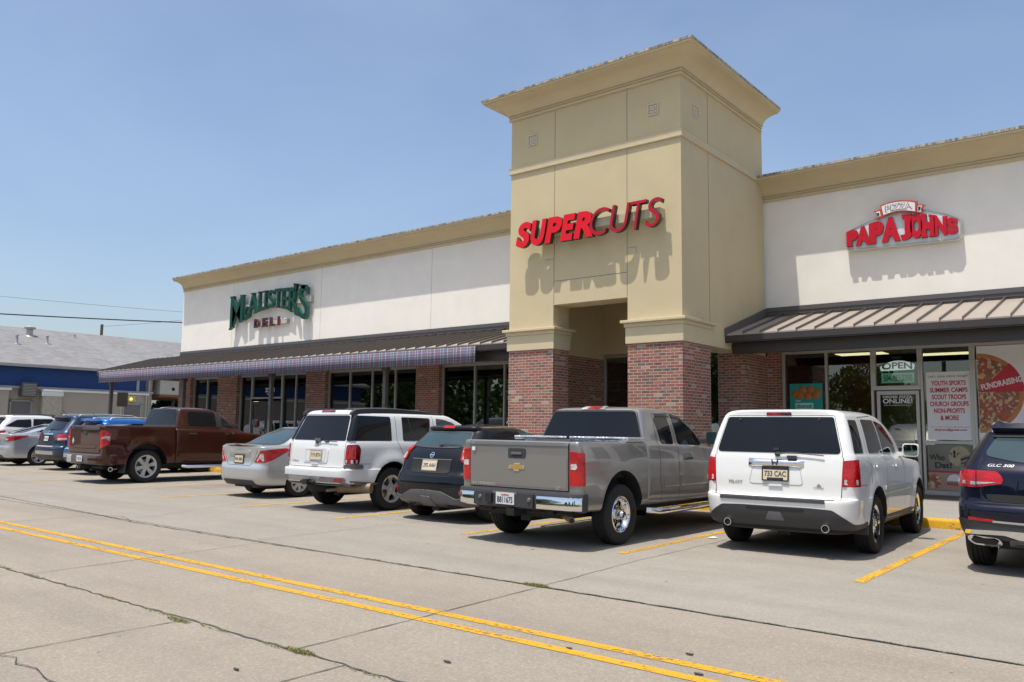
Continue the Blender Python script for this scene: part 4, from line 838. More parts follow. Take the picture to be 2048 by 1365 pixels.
# ------------------------------------------------------------------ vehicle kit
def pchip(y, sub):
    y = np.array(y, float); n = len(y); d = np.diff(y, axis=0); m = np.zeros_like(y)
    for i in range(1, n-1):
        a, b = d[i-1], d[i]; m[i] = np.where(a*b > 0, 2*a*b/np.where(np.abs(a+b) < 1e-12, 1, a+b), 0)
    m[0] = d[0]; m[-1] = d[-1]; out = []
    for i in range(n-1):
        for k in range(sub):
            t = k/sub; out.append((2*t**3-3*t*t+1)*y[i]+(t**3-2*t*t+t)*m[i]+(-2*t**3+3*t*t)*y[i+1]+(t**3-t*t)*m[i+1])
    out.append(y[-1]); return np.array(out)
class Body:
    """closed body built as a stack of plan outlines: rows of (z rear, z front, half width, y rear, y front, corner r rear, front, bow rear, front, taper rear, front)"""
    def __init__(s, rows, sub=4, arches=(), flare=(0, .10), nS=60):
        L = pchip([tuple(r)+(.2, .3, .04, .10, .03, .06)[len(r)-5:] for r in rows], sub); s.arch = arches; P = []
        for (zr, zf, w_, yr, yf, rr, rf, br, bf, tr, tf) in L:
            ym = (yr+yf)/2; rr = min(rr, w_*.7, (yf-yr)*.3); rf = min(rf, w_*.7, (yf-yr)*.3)
            W = lambda y: w_*(1-tr*np.clip((ym-y)/(ym-yr), 0, 1)**2.2-tf*np.clip((y-ym)/(yf-ym), 0, 1)**2.2)
            xr = W(yr)-rr; xf = W(yf)-rf; t = np.linspace(0, 1, 9)[:-1]; x = t*xr; o = [np.stack([x, yr+br*(x/w_)**2], 1)]
            yb = br*(xr/w_)**2; a = np.linspace(0, math.pi/2, 8)[:-1]; Ws = W(yr+yb+rr); o.append(np.stack([xr+(Ws-xr)*np.sin(a), yr+yb+rr*(1-np.cos(a))], 1))
            yfb = bf*(xf/w_)**2; y0 = yr+yb+rr; y1 = yf-yfb-rf; y = np.linspace(y0, y1, nS); o.append(np.stack([W(y), y], 1))
            a = np.linspace(math.pi/2, 0, 8)[1:]; We = W(y1); o.append(np.stack([xf+(We-xf)*np.sin(a), yf-yfb-rf*(1-np.cos(a))], 1))
            x = np.linspace(1, 0, 7)[1:]*xf; o.append(np.stack([x, yf-bf*(x/w_)**2], 1)); o = np.concatenate(o)
            fr = np.clip((o[:, 1]-yr)/(yf-yr), 0, 1); fr = fr*fr*(3-2*fr)*.5+fr*.5; z = zr+(zf-zr)*fr
            x = o[:, 0].copy()
            for (ay, azz, ar) in arches:
                dd = np.hypot(o[:, 1]-ay, z-azz)-ar; k = flare[0]*np.where(dd < 0, 1, np.exp(-(dd/flare[1])**2)); x += k*np.clip((x-w_*.75)/(w_*.2), 0, 1)*(z < azz+ar+.3)
            P.append(np.stack([x, o[:, 1], z], 1))
        s.P = np.array(P); s.U = np.concatenate([np.zeros((len(P), 1)), np.cumsum(np.linalg.norm(np.diff(s.P[:, :, :2], axis=1), axis=2), 1)], 1)
    def mesh(s, name, mat, parent, ang=28, cutw=.62, inner=None, pocket=None, low=None):
        T, S, _ = s.P.shape; left = s.P[:, -2:0:-1]*[-1, 1, 1]; A = np.concatenate([s.P, left], 1); K = A.shape[1]; V = A.reshape(-1, 3); f = []
        for t in range(T-1):
            for k in range(K): k2 = (k+1) % K; f.append((t*K+k, t*K+k2, (t+1)*K+k2, (t+1)*K+k))
        f.append(tuple(range(K-1, -1, -1))); f.append(tuple((T-1)*K+k for k in range(K)))
        o = mk(name, V, f, [mat, inner or M['black']], parent)
        if low:
            zc = np.array([V[list(q)][:, 2].mean() for q in f]); o.data.polygons.foreach_set('material_index', (zc < low).astype(int))
        cut = MB()
        for (ay, azz, ar) in s.arch:
            for sd in (-1, 1): cut.lathe([(.001, 0), (ar, 0), (ar, 2), (.001, 2)], Matrix.Translation((sd*cutw, ay, azz)) @ Matrix.Rotation(sd*R(90), 4, 'Y'), 56)
        if pocket: cut.box(*pocket)
        if cut.v:
            bm = bmesh.new(); me = D.meshes.new('c'); me.from_pydata([tuple(p) for p in cut.v], [], cut.f); bm.from_mesh(me); bmesh.ops.remove_doubles(bm, verts=bm.verts, dist=.002); bmesh.ops.recalc_face_normals(bm, faces=bm.faces); bm.to_mesh(me); bm.free()
            me.materials.append(mat); me.materials.append(inner or M['black']); me.polygons.foreach_set('material_index', [1]*len(me.polygons))
            bm = bmesh.new(); bm.from_mesh(o.data); bmesh.ops.remove_doubles(bm, verts=bm.verts, dist=.0005); bmesh.ops.recalc_face_normals(bm, faces=bm.faces); bm.to_mesh(o.data); bm.free()
            c = D.objects.new('c', me); COL.objects.link(c); mo = o.modifiers.new('b', 'BOOLEAN'); mo.operation = 'DIFFERENCE'; mo.solver = 'EXACT'; mo.object = c
            try: mo.material_mode = 'INDEX'
            except Exception: pass
            pm = o.parent; o.parent = None; dg = bpy.context.evaluated_depsgraph_get(); new = D.meshes.new_from_object(o.evaluated_get(dg)); o.parent = pm
            o.modifiers.clear(); o.data = new; D.objects.remove(c); new.name = name
        smooth(o.data, ang); return o
    def _cross(s, pts, z):
        zz = pts[:, 2]; lo = 0
        idx = None; k0 = int(np.argmax(zz > .29)) if z > .3 else 0
        for i in range(k0, len(zz)-1):
            if (zz[i]-z)*(zz[i+1]-z) <= 0 and zz[i+1] != zz[i]: idx = i; break
        if idx is None: i = int(np.argmin(abs(zz-z))); return pts[i]
        t = (z-zz[idx])/(zz[idx+1]-zz[idx]); return pts[idx]*(1-t)+pts[idx+1]*t
    def S(s, y, z):
        P = s.P; ok = [i for i in range(len(P)) if P[i, 0, 1] <= y <= P[i, -1, 1]]
        pts = np.array([[np.interp(y, P[i, :, 1], P[i, :, 0]), y, np.interp(y, P[i, :, 1], P[i, :, 2])] for i in ok]); return s._cross(pts, z)
    def Rr(s, u, z):
        sg_ = -1 if u < 0 else 1; u = abs(u); pts = np.array([[np.interp(u, s.U[i], s.P[i, :, k]) for k in range(3)] for i in range(len(s.P))]); p = s._cross(pts, z); return p*[sg_, 1, 1]
    def nrm(s, fn, a, z, out):
        e = .012; d1 = fn(a+e, z)-fn(a-e, z); d2 = fn(a, z+e)-fn(a, z-e); n = np.cross(d1, d2); l = np.linalg.norm(n); n = n/l if l > 1e-9 else np.array(out, float)
        return n if n @ np.array(out) > 0 else -n
    def pt(s, mode, a, z, off):
        if mode == 'R': p = s.Rr(a, z); n = s.nrm(s.Rr, a, z, (.6*(abs(a) > .7)*(1 if a > 0 else -1), -1, 0.05))
        else: p = s.S(a, z); n = s.nrm(s.S, a, z, (1, 0, .02))
        return p+n*off
    def patch(s, mode, poly, mat, name, parent, off=.004, th=.012, gr=.09, both=False, ang=40):
        poly = dens(poly, gr); V, F = cdt(poly, (), gr)
        q = [s.pt(mode, a, z, off) for a, z in V]; b = [s.pt(mode, a, z, off-th) for a, z in V]
        ed = {(f[i], f[(i+1) % len(f)]) for f in F for i in range(len(f))}; n = len(V)
        # R mode seen from behind: u to the right = outward facing when (u,z) ccw
        fs = list(F)+[(j, i, i+n, j+n) for (i, j) in ed if (j, i) not in ed]
        os_ = []
        o = mk(name, q+b, fs, mat, parent, ang); os_.append(o)
        if both:
            o2 = mk(name, [p*[-1, 1, 1] for p in q+b], [tuple(reversed(f)) for f in fs], mat, parent, ang); os_.append(o2)
        return os_
    def seam(s, mode, pts, parent, wd=.008, mat=None, name='panel_gap', off=.0015, both=False, closed=False, st=.05):
        """thin raised ribbon following the surface"""
        if closed: pts = list(pts)+[pts[0]]
        P = []
        for a, b in zip(pts, pts[1:]):
            a = Vector(a); b = Vector(b); n = max(1, int((b-a).length/st)); P += [a.lerp(b, k/n) for k in range(n)]
        P.append(Vector(pts[-1])); v = []
        for i, p in enumerate(P):
            t = (P[min(i+1, len(P)-1)]-P[max(i-1, 0)]).normalized(); nn = Vector((-t.y, t.x))
            for k in (1, -1): v.append(s.pt(mode, p.x+nn.x*wd/2*k, p.y+nn.y*wd/2*k, off))
        f = [(2*i+1, 2*i+3, 2*i+2, 2*i) for i in range(len(P)-1)]
        o = [mk(name, v, f, mat or M['seam'], parent)]
        if both: o.append(mk(name, [p*[-1, 1, 1] for p in v], [tuple(reversed(q)) for q in f], mat or M['seam'], parent))
        return o
    def bar(s, u0, u1, z0, z1, mat, name, parent, off=.01, bulge=.02, nu=16, nz=9):
        V = []; 
        for j in range(nz+1):
            t = j/nz; 
            for i in range(nu+1):
                q = i/nu; e = min(1, min(q, 1-q)*14); V.append(s.pt('R', u0+(u1-u0)*q, z0+(z1-z0)*t, off+bulge*math.sin(math.pi*t)**.6*e))
        f = [(j*(nu+1)+i, j*(nu+1)+i+1, (j+1)*(nu+1)+i+1, (j+1)*(nu+1)+i) for j in range(nz) for i in range(nu)]
        return mk(name, V, f, mat, parent, 60)
    def text(s, mode, st, a0, a1, z0, z1, mat, parent, bold=.0, shear=0, off=.006, name='badge', V=None, F=None):
        if V is None: V, F = text2d(st, bold, shear); V = fit(V, a0, a1, z0, z1)
        return mk(name, [s.pt(mode, a, z, off) for a, z in V], F, mat, parent)

def face_disc(r, n, holes, dish, th, mat, name, parent, nn=72):
    outer = [(r*math.cos(2*math.pi*k/nn), r*math.sin(2*math.pi*k/nn)) for k in range(nn)]
    V, F = cdt(outer, holes, r*.16)
    def fn(p, d): q = math.hypot(*p)/r; return (p[0], p[1], np.interp(q, [0, .25, .6, .9, 1.0], dish)*r+d)
    v, f = shell(V, F, fn, th); return mk(name, v, f, mat, parent, 35)
def polar_hole(n, k, r1, r2, w1, w2, rd=.012, ph=0):
    a = 2*math.pi*k/n+ph; q = [(r1, -w1), (r2*.99, -w2), (r2, 0), (r2*.99, w2), (r1, w1)]
    return rnd([(rr*math.cos(a)-ww*math.sin(a), rr*math.sin(a)+ww*math.cos(a)) for rr, ww in q], rd, 3)
def make_wheel(parent, style, Rt, wt, rr, mat):
    """wheel with its outer face towards local +x, centred on origin"""
    root = empty('wheel', (0, 0, 0), 0, parent); My = Matrix.Rotation(R(90), 4, 'Y')
    h = wt/2; t = MB(); sw = Rt-rr
    prof = [(rr-.012, h*.78), (rr, h*.90), (rr+sw*.12, h*.95), (rr+sw*.45, h*1.02), (rr+sw*.72, h*.99), (Rt-.028, h*.92), (Rt-.010, h*.82), (Rt, h*.70)]
    gr = [(Rt, h*.46), (Rt-.009, h*.44), (Rt-.009, h*.37), (Rt, h*.35), (Rt, h*.06), (Rt-.009, h*.04), (Rt-.009, -h*.04), (Rt, -h*.06), (Rt, -h*.35), (Rt-.009, -h*.37), (Rt-.009, -h*.44), (Rt, -h*.46)]
    prof = prof+gr+[(a, -b) for a, b in reversed(prof)]
    t.lathe(prof, My, 64); t.build('tyre', M['rubber'], root, 38)
    rim = MB(); rim.lathe([(rr+.004, h*.93), (rr+.012, h*.86), (rr-.006, h*.80), (rr-.018, h*.74), (rr-.030, h*.2), (rr-.03, -h*.8)], My, 56); rim.build('rim_lip', mat, root, 38)
    MB().lathe([(.001, -h*.35), (rr*.58, -h*.35), (rr*.58, -h*.45)], My, 40).build('brake_disc', M['steel'] if style != 'steelie' else M['black'], root, 38)
    MB().lathe([(.001, -h*.45), (rr-.02, -h*.45)], My, 32).build('wheel_back', M['black'], root)
    r = rr-.016; hs = []
    if style == 'five': hs = [polar_hole(5, k, r*.40, r*.86, r*.16, r*.36, .03, .63) for k in range(5)]; dish = [-.02, -.05, -.10, -.06, 0]
    elif style == 'oval6': hs = [polar_hole(6, k, r*.48, r*.80, r*.10, r*.16, .05) for k in range(6)]; dish = [-.05, -.22, -.20, -.30, 0]
    elif style == 'twin6': 
        for k in range(6): hs.append(polar_hole(6, k, r*.36, r*.88, r*.07, r*.26, .02))
        dish = [-.02, -.04, -.08, -.06, 0]
    elif style == 'split5':
        for k in range(5): hs.append(polar_hole(5, k, r*.38, r*.88, r*.10, r*.26, .02)); hs.append(polar_hole(5, k, r*.50, r*.88, r*.03, r*.075, .015, math.pi/5))
        dish = [-.03, -.06, -.12, -.07, 0]
    elif style == 'cover': hs = [polar_hole(7, k, r*.42, r*.84, r*.05, r*.16, .02) for k in range(7)]; dish = [.02, .0, -.04, -.03, 0]
    fo = face_disc(r, 0, hs, dish, .022, mat, 'rim', root)
    fo.matrix_local = Matrix(((0, 0, 1, h*.74), (1, 0, 0, 0), (0, 1, 0, 0), (0, 0, 0, 1)))
    cap = MB()
    if style == 'oval6':
        cap.lathe([(r*.26, -.07), (r*.26, .02), (r*.20, .04), (r*.18, .055), (.001, .06)], Matrix.Translation((h*.74, 0, 0)) @ My, 28)
        ring = MB(); ring.lathe([(r*.95, -.005), (r*.90, .006), (r*.86, -.01)], Matrix.Translation((h*.74, 0, 0)) @ My, 48); ring.build('rim_ring', mat, root, 40)
    else:
        cap.lathe([(r*.17, -.03), (r*.17, .0), (r*.14, .008), (.001, .01)], Matrix.Translation((h*.74, 0, 0)) @ My, 24)
        for k in range(5 if style not in ('twin6',) else 6): a = 2*math.pi*k/(5 if style != 'twin6' else 6)+.3; cap.lathe([(.012, -.03), (.012, -.002), (.001, .0)], Matrix.Translation((h*.74, r*.29*math.cos(a), r*.29*math.sin(a))) @ My, 8)
    cap.build('hub_cap', mat, root, 40)
    return root
def wheels(root, wb, tr, Rt, wt, rr, style, mat):
    w0 = make_wheel(root, style, Rt, wt, rr, mat); first = True
    for (x, y) in ((tr, 0), (-tr, 0), (tr, wb), (-tr, wb)):
        if first: q = w0; first = False
        else:
            q = w0.copy(); COL.objects.link(q); q.parent = root
            for ch in w0.children: c = ch.copy(); COL.objects.link(c); c.parent = q
        q.location = (x, y, Rt); q.rotation_euler = (R(random.uniform(0, 70)), 0, 0) if x > 0 else (R(random.uniform(0, 70)), 0, math.pi)
def plate(b, u, z, txt, root, w_=.305, h_=.152, mat='plate_white', top=None, bottom=None, frame=None, off=.02, ang=None):
    p = Vector(b.pt('R', u, z, off)); n = Vector(b.pt('R', u, z, off+.05))-p; n.x = 0; n.normalize()
    if ang is not None: n = Vector((0, -math.cos(ang), math.sin(ang)))
    ex = Vector((1, 0, 0)); ez = n.cross(ex)*-1; ez = ex.cross(n)*-1 if ez.z < 0 else ez
    if ez.z < 0: ez = -ez
    o = MB(); 
    def bx(a0, a1, b0, b1, d0, d1):
        v = [p+ex*a_+ez*b_+n*d_ for d_ in (d0, d1) for (a_, b_) in ((a0, b0), (a1, b0), (a1, b1), (a0, b1))]; o.add(v, [(0, 3, 2, 1), (4, 5, 6, 7), (0, 1, 5, 4), (1, 2, 6, 5), (2, 3, 7, 6), (3, 0, 4, 7)])
    bx(-w_/2, w_/2, -h_/2, h_/2, 0, .004); po = o.build('licence_plate', M[mat], root)
    if frame:
        o = MB(); t_ = .014; bx(-w_/2-t_, w_/2+t_, h_/2, h_/2+t_, 0, .007); bx(-w_/2-t_, w_/2+t_, -h_/2-t_, -h_/2, 0, .007); bx(-w_/2-t_, -w_/2, -h_/2, h_/2, 0, .007); bx(w_/2, w_/2+t_, -h_/2, h_/2, 0, .007)
        if top or bottom: bx(-w_/2, w_/2, h_/2-.025, h_/2, .004, .0065); bx(-w_*.33, w_*.33, -h_/2, -h_/2+.028, .004, .0065)
        o.build('plate_frame', M[frame], po)
    plane_text(txt, 'plate_number', M['plate_blue'], po, p+n*.004, ex, ez, n, -w_*.44, w_*.44, -h_*.24, h_*.22, .03, 0, .001)
    if top: plane_text(top, 'plate_text', M['white_matte' if frame == 'black' else 'plate_blue'], po, p+n*.0068, ex, ez, n, -w_*.30, w_*.30, h_/2-.02, h_/2-.006, .03, 0, .001)
    if bottom: plane_text(bottom, 'plate_text', M['white_matte' if frame == 'black' else 'plate_blue'], po, p+n*.0068, ex, ez, n, -w_*.24, w_*.24, -h_/2+.003, -h_/2+.022, .04, 0, .001)
    return po
def mirror(root, x, y, z, mat, sx=.20, sy=.12, sz=.17):
    for sd in (1, -1):
        b = MB(); prof = rnd([(-sx/2, -sz/2), (sx/2, -sz/2), (sx/2, sz/2), (-sx/2, sz/2)], .045, 4); n = len(prof)
        for (yy, k) in ((-sy*.45, .93), (-sy*.35, 1.0), (sy*.2, .95), (sy*.45, .72), (sy*.55, .4)): b.v += [(sd*(x+p[0]*k), y+yy, z+p[1]*k) for p in prof]
        for j in range(4): b.f += [(j*n+i, j*n+(i+1) % n, (j+1)*n+(i+1) % n, (j+1)*n+i) for i in range(n)]
        b.f += [tuple(range(n))[::-1], tuple(4*n+i for i in range(n))]; b.m = [0]*len(b.f); b.box(sd*(x-sx*.4), sd*(x-sx/2-.12), y-.02, y+.05, z-sz*.45, z-sz*.15)
        o = b.build('side_mirror', mat, root, 45)
        m_ = MB(); m_.v = [(sd*(x+p[0]*.84), y-sy*.455, z+p[1]*.84) for p in prof]; m_.f = [tuple(range(n))]; m_.m = [0]; m_.build('mirror_glass', M['cmirror'], o)
M['cmirror'] = plain('mirror_glass', (.35, .42, .42), .02, 1.0, var=0)
def exhaust(root, x, y, z, r=.038, ln=.22, mat='chrome', nm='exhaust_tip'):
    M_ = Matrix.Translation((x, y, z)) @ Matrix.Rotation(R(90), 4, 'X')
    o = MB().lathe([(r*.8, -ln), (r, -.02), (r, 0), (r*.86, 0), (r*.82, -.1), (.001, -.1)], M_, 24).build(nm, M[mat], root, 50)
    MB().lathe([(r*.80, -.03), (.001, -.031)], M_, 20).build('exhaust_bore', M['black'], o); return o
def underbody(root, x, y0, y1, z=.28):
    MB().box(-x, x, y0, y1, z, z+.25).box(-.08, .08, y0, y1, z-.06, z).tube([(-x*.9, 0, z+.08), (x*.9, 0, z+.08)], .05, 8).build('underbody', M['black'], root)
def handle(b, y, z, mat, root, both=True, w_=.20):
    q = rnd([(y, z-.018), (y+w_, z-.018), (y+w_, z+.018), (y, z+.018)], .016, 3); b.patch('S', q, mat, 'door_handle', root, .028, .02, .05, both)
def rail(root, x, y0, y1, z, hh, mat, r=.018, drop=.06, both=True):
    for sd in (1, -1): MB().tube([(sd*x, y0, z-drop), (sd*x, y0+.10, z+hh*.8), (sd*x, y0+.25, z+hh), (sd*x, (y0+y1)/2, z+hh+.01), (sd*x, y1-.3, z+hh-.015), (sd*x, y1-.08, z-.02), (sd*x, y1, z-drop-.04)], r, 8).build('roof_rail', mat, root, 50)
def wiper(b, pts, root, u0, z0):
    P = [b.pt('R', u, z, .03) for u, z in pts]; m_ = MB(); m_.tube(P, [.012]+[.007]*(len(P)-1), 6); m_.lathe([(.001, .02), (.03, .015), (.035, -.02)], Matrix.Translation(b.pt('R', u0, z0, .012)) @ Matrix.Rotation(R(90), 4, 'X'), 12); m_.build('rear_wiper', M['dplastic'], root, 50)
def ring_text(b, u, z, r, mat, root, name='emblem', bar=True):
    V, F = cdt([(u+r*math.cos(k*.2618), z+r*math.sin(k*.2618)) for k in range(24)], [[(u+r*.74*math.cos(k*.2618), z+r*.74*math.sin(k*.2618)) for k in range(24)]])
    q = [b.pt('R', a, c, .012) for a, c in V]; v = list(q); f = list(F)
    if bar: n = len(v); v += [b.pt('R', u+a, z+c, .014) for a, c in ((-r*1.15, -r*.2), (r*1.15, -r*.2), (r*1.15, r*.2), (-r*1.15, r*.2))]; f.append((n, n+1, n+2, n+3))
    return mk(name, v, f, mat, root)
# ------------------------------------------------------------------ vehicles
def vehicle(name, x, y, rz, label, cat, group='vehicles parked nose in along the kerb'):
    return tag(empty(name, (x, y, 0), R(rz)), label, cat, group)
def suv_lights(b, root, u0, u1, z0, z1, mat='lens_red'): pass

# --- white boxy SUV (second from right) ------------------------------------------------
def white_suv():
    root = vehicle('parked_suv', -3.98, 11.08, 3.0, 'boxy white SUV with chrome plate bar and twin exhaust tips, beside the navy SUV', 'suv')
    pm = car_paint('white_paint', (.72, .72, .69), rough=.4)
    rows = [(.30,.30,.05,-.6,3.3), (.30,.30,.78,-.86,3.6,.22,.4), (.36,.34,.92,-.99,3.72,.24,.5), (.50,.46,.95,-1.05,3.80,.24,.6), (.66,.62,.963,-1.06,3.82,.22,.6), (.705,.70,.963,-1.045,3.82,.2,.6), (.73,.74,.96,-1.0,3.81,.18,.6),
            (.95,.92,.962,-.985,3.76,.16,.6), (1.08,1.0,.958,-.97,3.68,.15,.55), (1.18,1.07,.945,-.955,3.50,.14,.5), (1.225,1.15,.93,-.945,2.5,.13,.4), (1.25,1.20,.915,-.94,2.28,.12,.3), (1.45,1.45,.865,-.885,1.95,.12,.25), (1.66,1.66,.80,-.815,1.50,.13,.25), (1.725,1.725,.765,-.80,1.28,.14,.25), (1.765,1.765,.70,-.80,1.08,.16,.25), (1.785,1.79,.60,-.74,.90,.2,.25), (1.80,1.805,.05,-.35,.4)]
    ar = [(0, .40, .44), (2.775, .40, .44)]
    b = Body(rows, arches=ar, flare=(.036, .12)); b.mesh('body', pm, root, low=.37)
    b.patch('R', rnd([(-.775, 1.245, .06), (.775, 1.245, .06), (.665, 1.69, .03), (-.665, 1.69, .03)], .05), M['cglass'], 'rear_window', root, .006)
    b.seam('R', [(-.80, 1.20), (-.775, .715), (-.70, .70), (.70, .70), (.775, .715), (.80, 1.20)], root, .009)
    b.seam('R', [(-.785, 1.20), (-.785, 1.26), (-.675, 1.70), (-.65, 1.71), (.65, 1.71), (.675, 1.70), (.785, 1.26), (.785, 1.20)], root, .006)
    for sd in (1, -1):
        q = [(.785, .86), (1.075, .86), (1.035, 1.185), (.795, 1.165)]
        if sd < 0: q = [(-a, c) for a, c in reversed(q)]
        t = b.patch('R', rnd(q, .02), M['lens_red'], 'tail_light', root, .012, .02)[0]
        q = [(.81, .885), (.985, .885), (.98, .945), (.81, .945)]
        if sd < 0: q = [(-a, c) for a, c in reversed(q)]
        b.patch('R', rnd(q, .012), M['lens_clear'], 'reverse_lamp', t, .016, .006)
    b.patch('R', rnd([(-.16, 1.713), (.16, 1.713), (.155, 1.75), (-.155, 1.75)], .012), M['lens_dkred'], 'brake_light', root, .010)
    o = b.bar(-.345, .345, 1.07, 1.168, M['chrome'], 'tailgate_trim', root, .004, .034)
    mk('emblem', [b.pt('R', a, c, .044) for a, c in ((-.045, 1.155), (-.028, 1.155), (-.018, 1.125), (.018, 1.125), (.028, 1.155), (.045, 1.155), (.032, 1.085), (.016, 1.085), (.010, 1.108), (-.010, 1.108), (-.016, 1.085), (-.032, 1.085))], [(0, 11, 10, 9, 2, 1), (2, 9, 8, 3), (3, 8, 7, 6, 5, 4)], M['dplastic'], o)
    b.patch('R', rnd([(-.335, .86), (.335, .86), (.30, 1.07), (-.30, 1.07)], .05), pm, 'plate_recess', root, .0035)
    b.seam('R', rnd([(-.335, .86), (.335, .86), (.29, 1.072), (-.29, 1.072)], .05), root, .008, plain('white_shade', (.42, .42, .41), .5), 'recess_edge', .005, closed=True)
    b.patch('R', rnd([(-.09, .835), (.09, .835), (.07, .862), (-.07, .862)], .01), pm, 'tailgate_grip', root, .02, .02)
    plate(b, .0, .985, '733 CAC', root, mat='plate_gold', top='NEW ORLEANS', bottom='mossy', frame='black_ink', off=.014)
    b.text('R', 'PILOT', -.60, -.42, .848, .888, M['steel'], root, .03)
    b.text('R', 'mossy', .46, .58, .822, .842, M['steel'], root, .03); mk('badge', [b.pt('R', a, c, .006) for a, c in ((.49, .85), (.55, .85), (.54, .868), (.52, .885), (.50, .868))], [(0, 1, 2, 3, 4)], M['steel'], root)
    b.patch('R', rnd([(-.70, .655), (.60, .655), (.60, .69), (-.70, .69)], .01), M['dplastic'], 'bumper_step', root, .012, .02)
    lo = [(-1.30, .30), (1.30, .30), (1.33, .44), (1.22, .405), (.93, .42), (.68, .585), (.42, .595), (-.42, .595), (-.68, .585), (-.93, .42), (-1.22, .405), (-1.33, .44)]
    b.patch('R', rnd(lo, .03), M['dplastic'], 'lower_bumper', root, .010, .03, .07)
    b.patch('R', rnd([(-.35, .545), (.35, .545), (.36, .58), (-.36, .58)], .01), M['black'], 'bumper_slot', root, .013, .01)
    b.patch('R', rnd([(-.12, .43), (.12, .43), (.07, .53), (-.07, .53)], .01), M['gplastic'], 'hitch_cover', root, .016, .02)
    for x in (-.60, .60): exhaust(root, x, -1.055, .365, .047, .5)
    MB().tube([(-.6, -.7, .34), (-.2, -.65, .36), (.2, -.6, .33), (.6, -.7, .34)], .04, 8).build('exhaust_pipe', M['rust'], root, 50)
    q = [(-.78, 1.255, .02), (-.38, 1.255, .03), (-.30, 1.66, .03), (-.645, 1.66, .03)]
    b.patch('S', rnd(q, .03), M['cglass'], 'side_window', root, .004, both=True)
    b.patch('S', rnd([(-.13, 1.25), (.60, 1.25), (.58, 1.675), (-.06, 1.675)], .03), M['cglass'], 'side_window', root, .004, both=True)
    b.patch('S', rnd([(.68, 1.25), (1.55, 1.245), (1.50, 1.36), (1.12, 1.62), (.66, 1.67)], .03), M['cglass'], 'side_window', root, .004, both=True)
    b.seam('S', [(-.25, .88), (-.16, 1.10), (-.24, 1.24), (-.14, 1.70), (.6, 1.73)], root, .008, both=True)
    b.seam('S', [(.64, .48), (.66, 1.25), (.62, 1.70)], root, .007, both=True); b.seam('S', [(1.75, .48), (1.78, 1.0), (1.72, 1.22)], root, .007, both=True); b.seam('S', [(-1.0, .87), (-.44, .87)], root, .006, both=True)
    b.patch('S', rnd([(.46, .76), (2.28, .74), (2.28, .80), (.46, .82)], .015), pm, 'side_moulding', root, .018, .02, .12, True)
    b.patch('S', [(.40, .34), (2.36, .34), (2.36, .43), (.40, .43)], M['dplastic'], 'sill', root, .008, .02, .12, True)
    handle(b, .02, 1.075, pm, root); handle(b, 1.14, 1.055, pm, root)
    mirror(root, 1.07, 1.72, 1.27, pm, .22, .14, .185)
    wiper(b, [(.02, 1.225), (.18, 1.245), (.58, 1.215)], root, .02, 1.225)
    MB().box(.15, .26, -1.0, -.96, 1.17, 1.215).build('wiper_nozzle', M['dplastic'], root)
    for x in (-.5, .5): MB().lathe([(.001, .02), (.018, .016), (.02, 0)], Matrix.Translation(b.pt('R', x, 1.655, .006)) @ Matrix.Rotation(R(100), 4, 'X'), 12).build('hinge_cap', M['dplastic'], root, 50)
    MB().box(-.03, .04, -.955, -.93, 1.275, 1.305).build('window_latch', M['dplastic'], root)
    wheels(root, 2.775, .845, .368, .235, .245, 'five', M['chrome'])
    underbody(root, .6, -.7, 3.4); MB().px([(-.50, .27), (-.46, .27), (-.44, .45), (-.48, .45)], .74, .95).build('mud_flap', M['dplastic'], root)
white_suv()

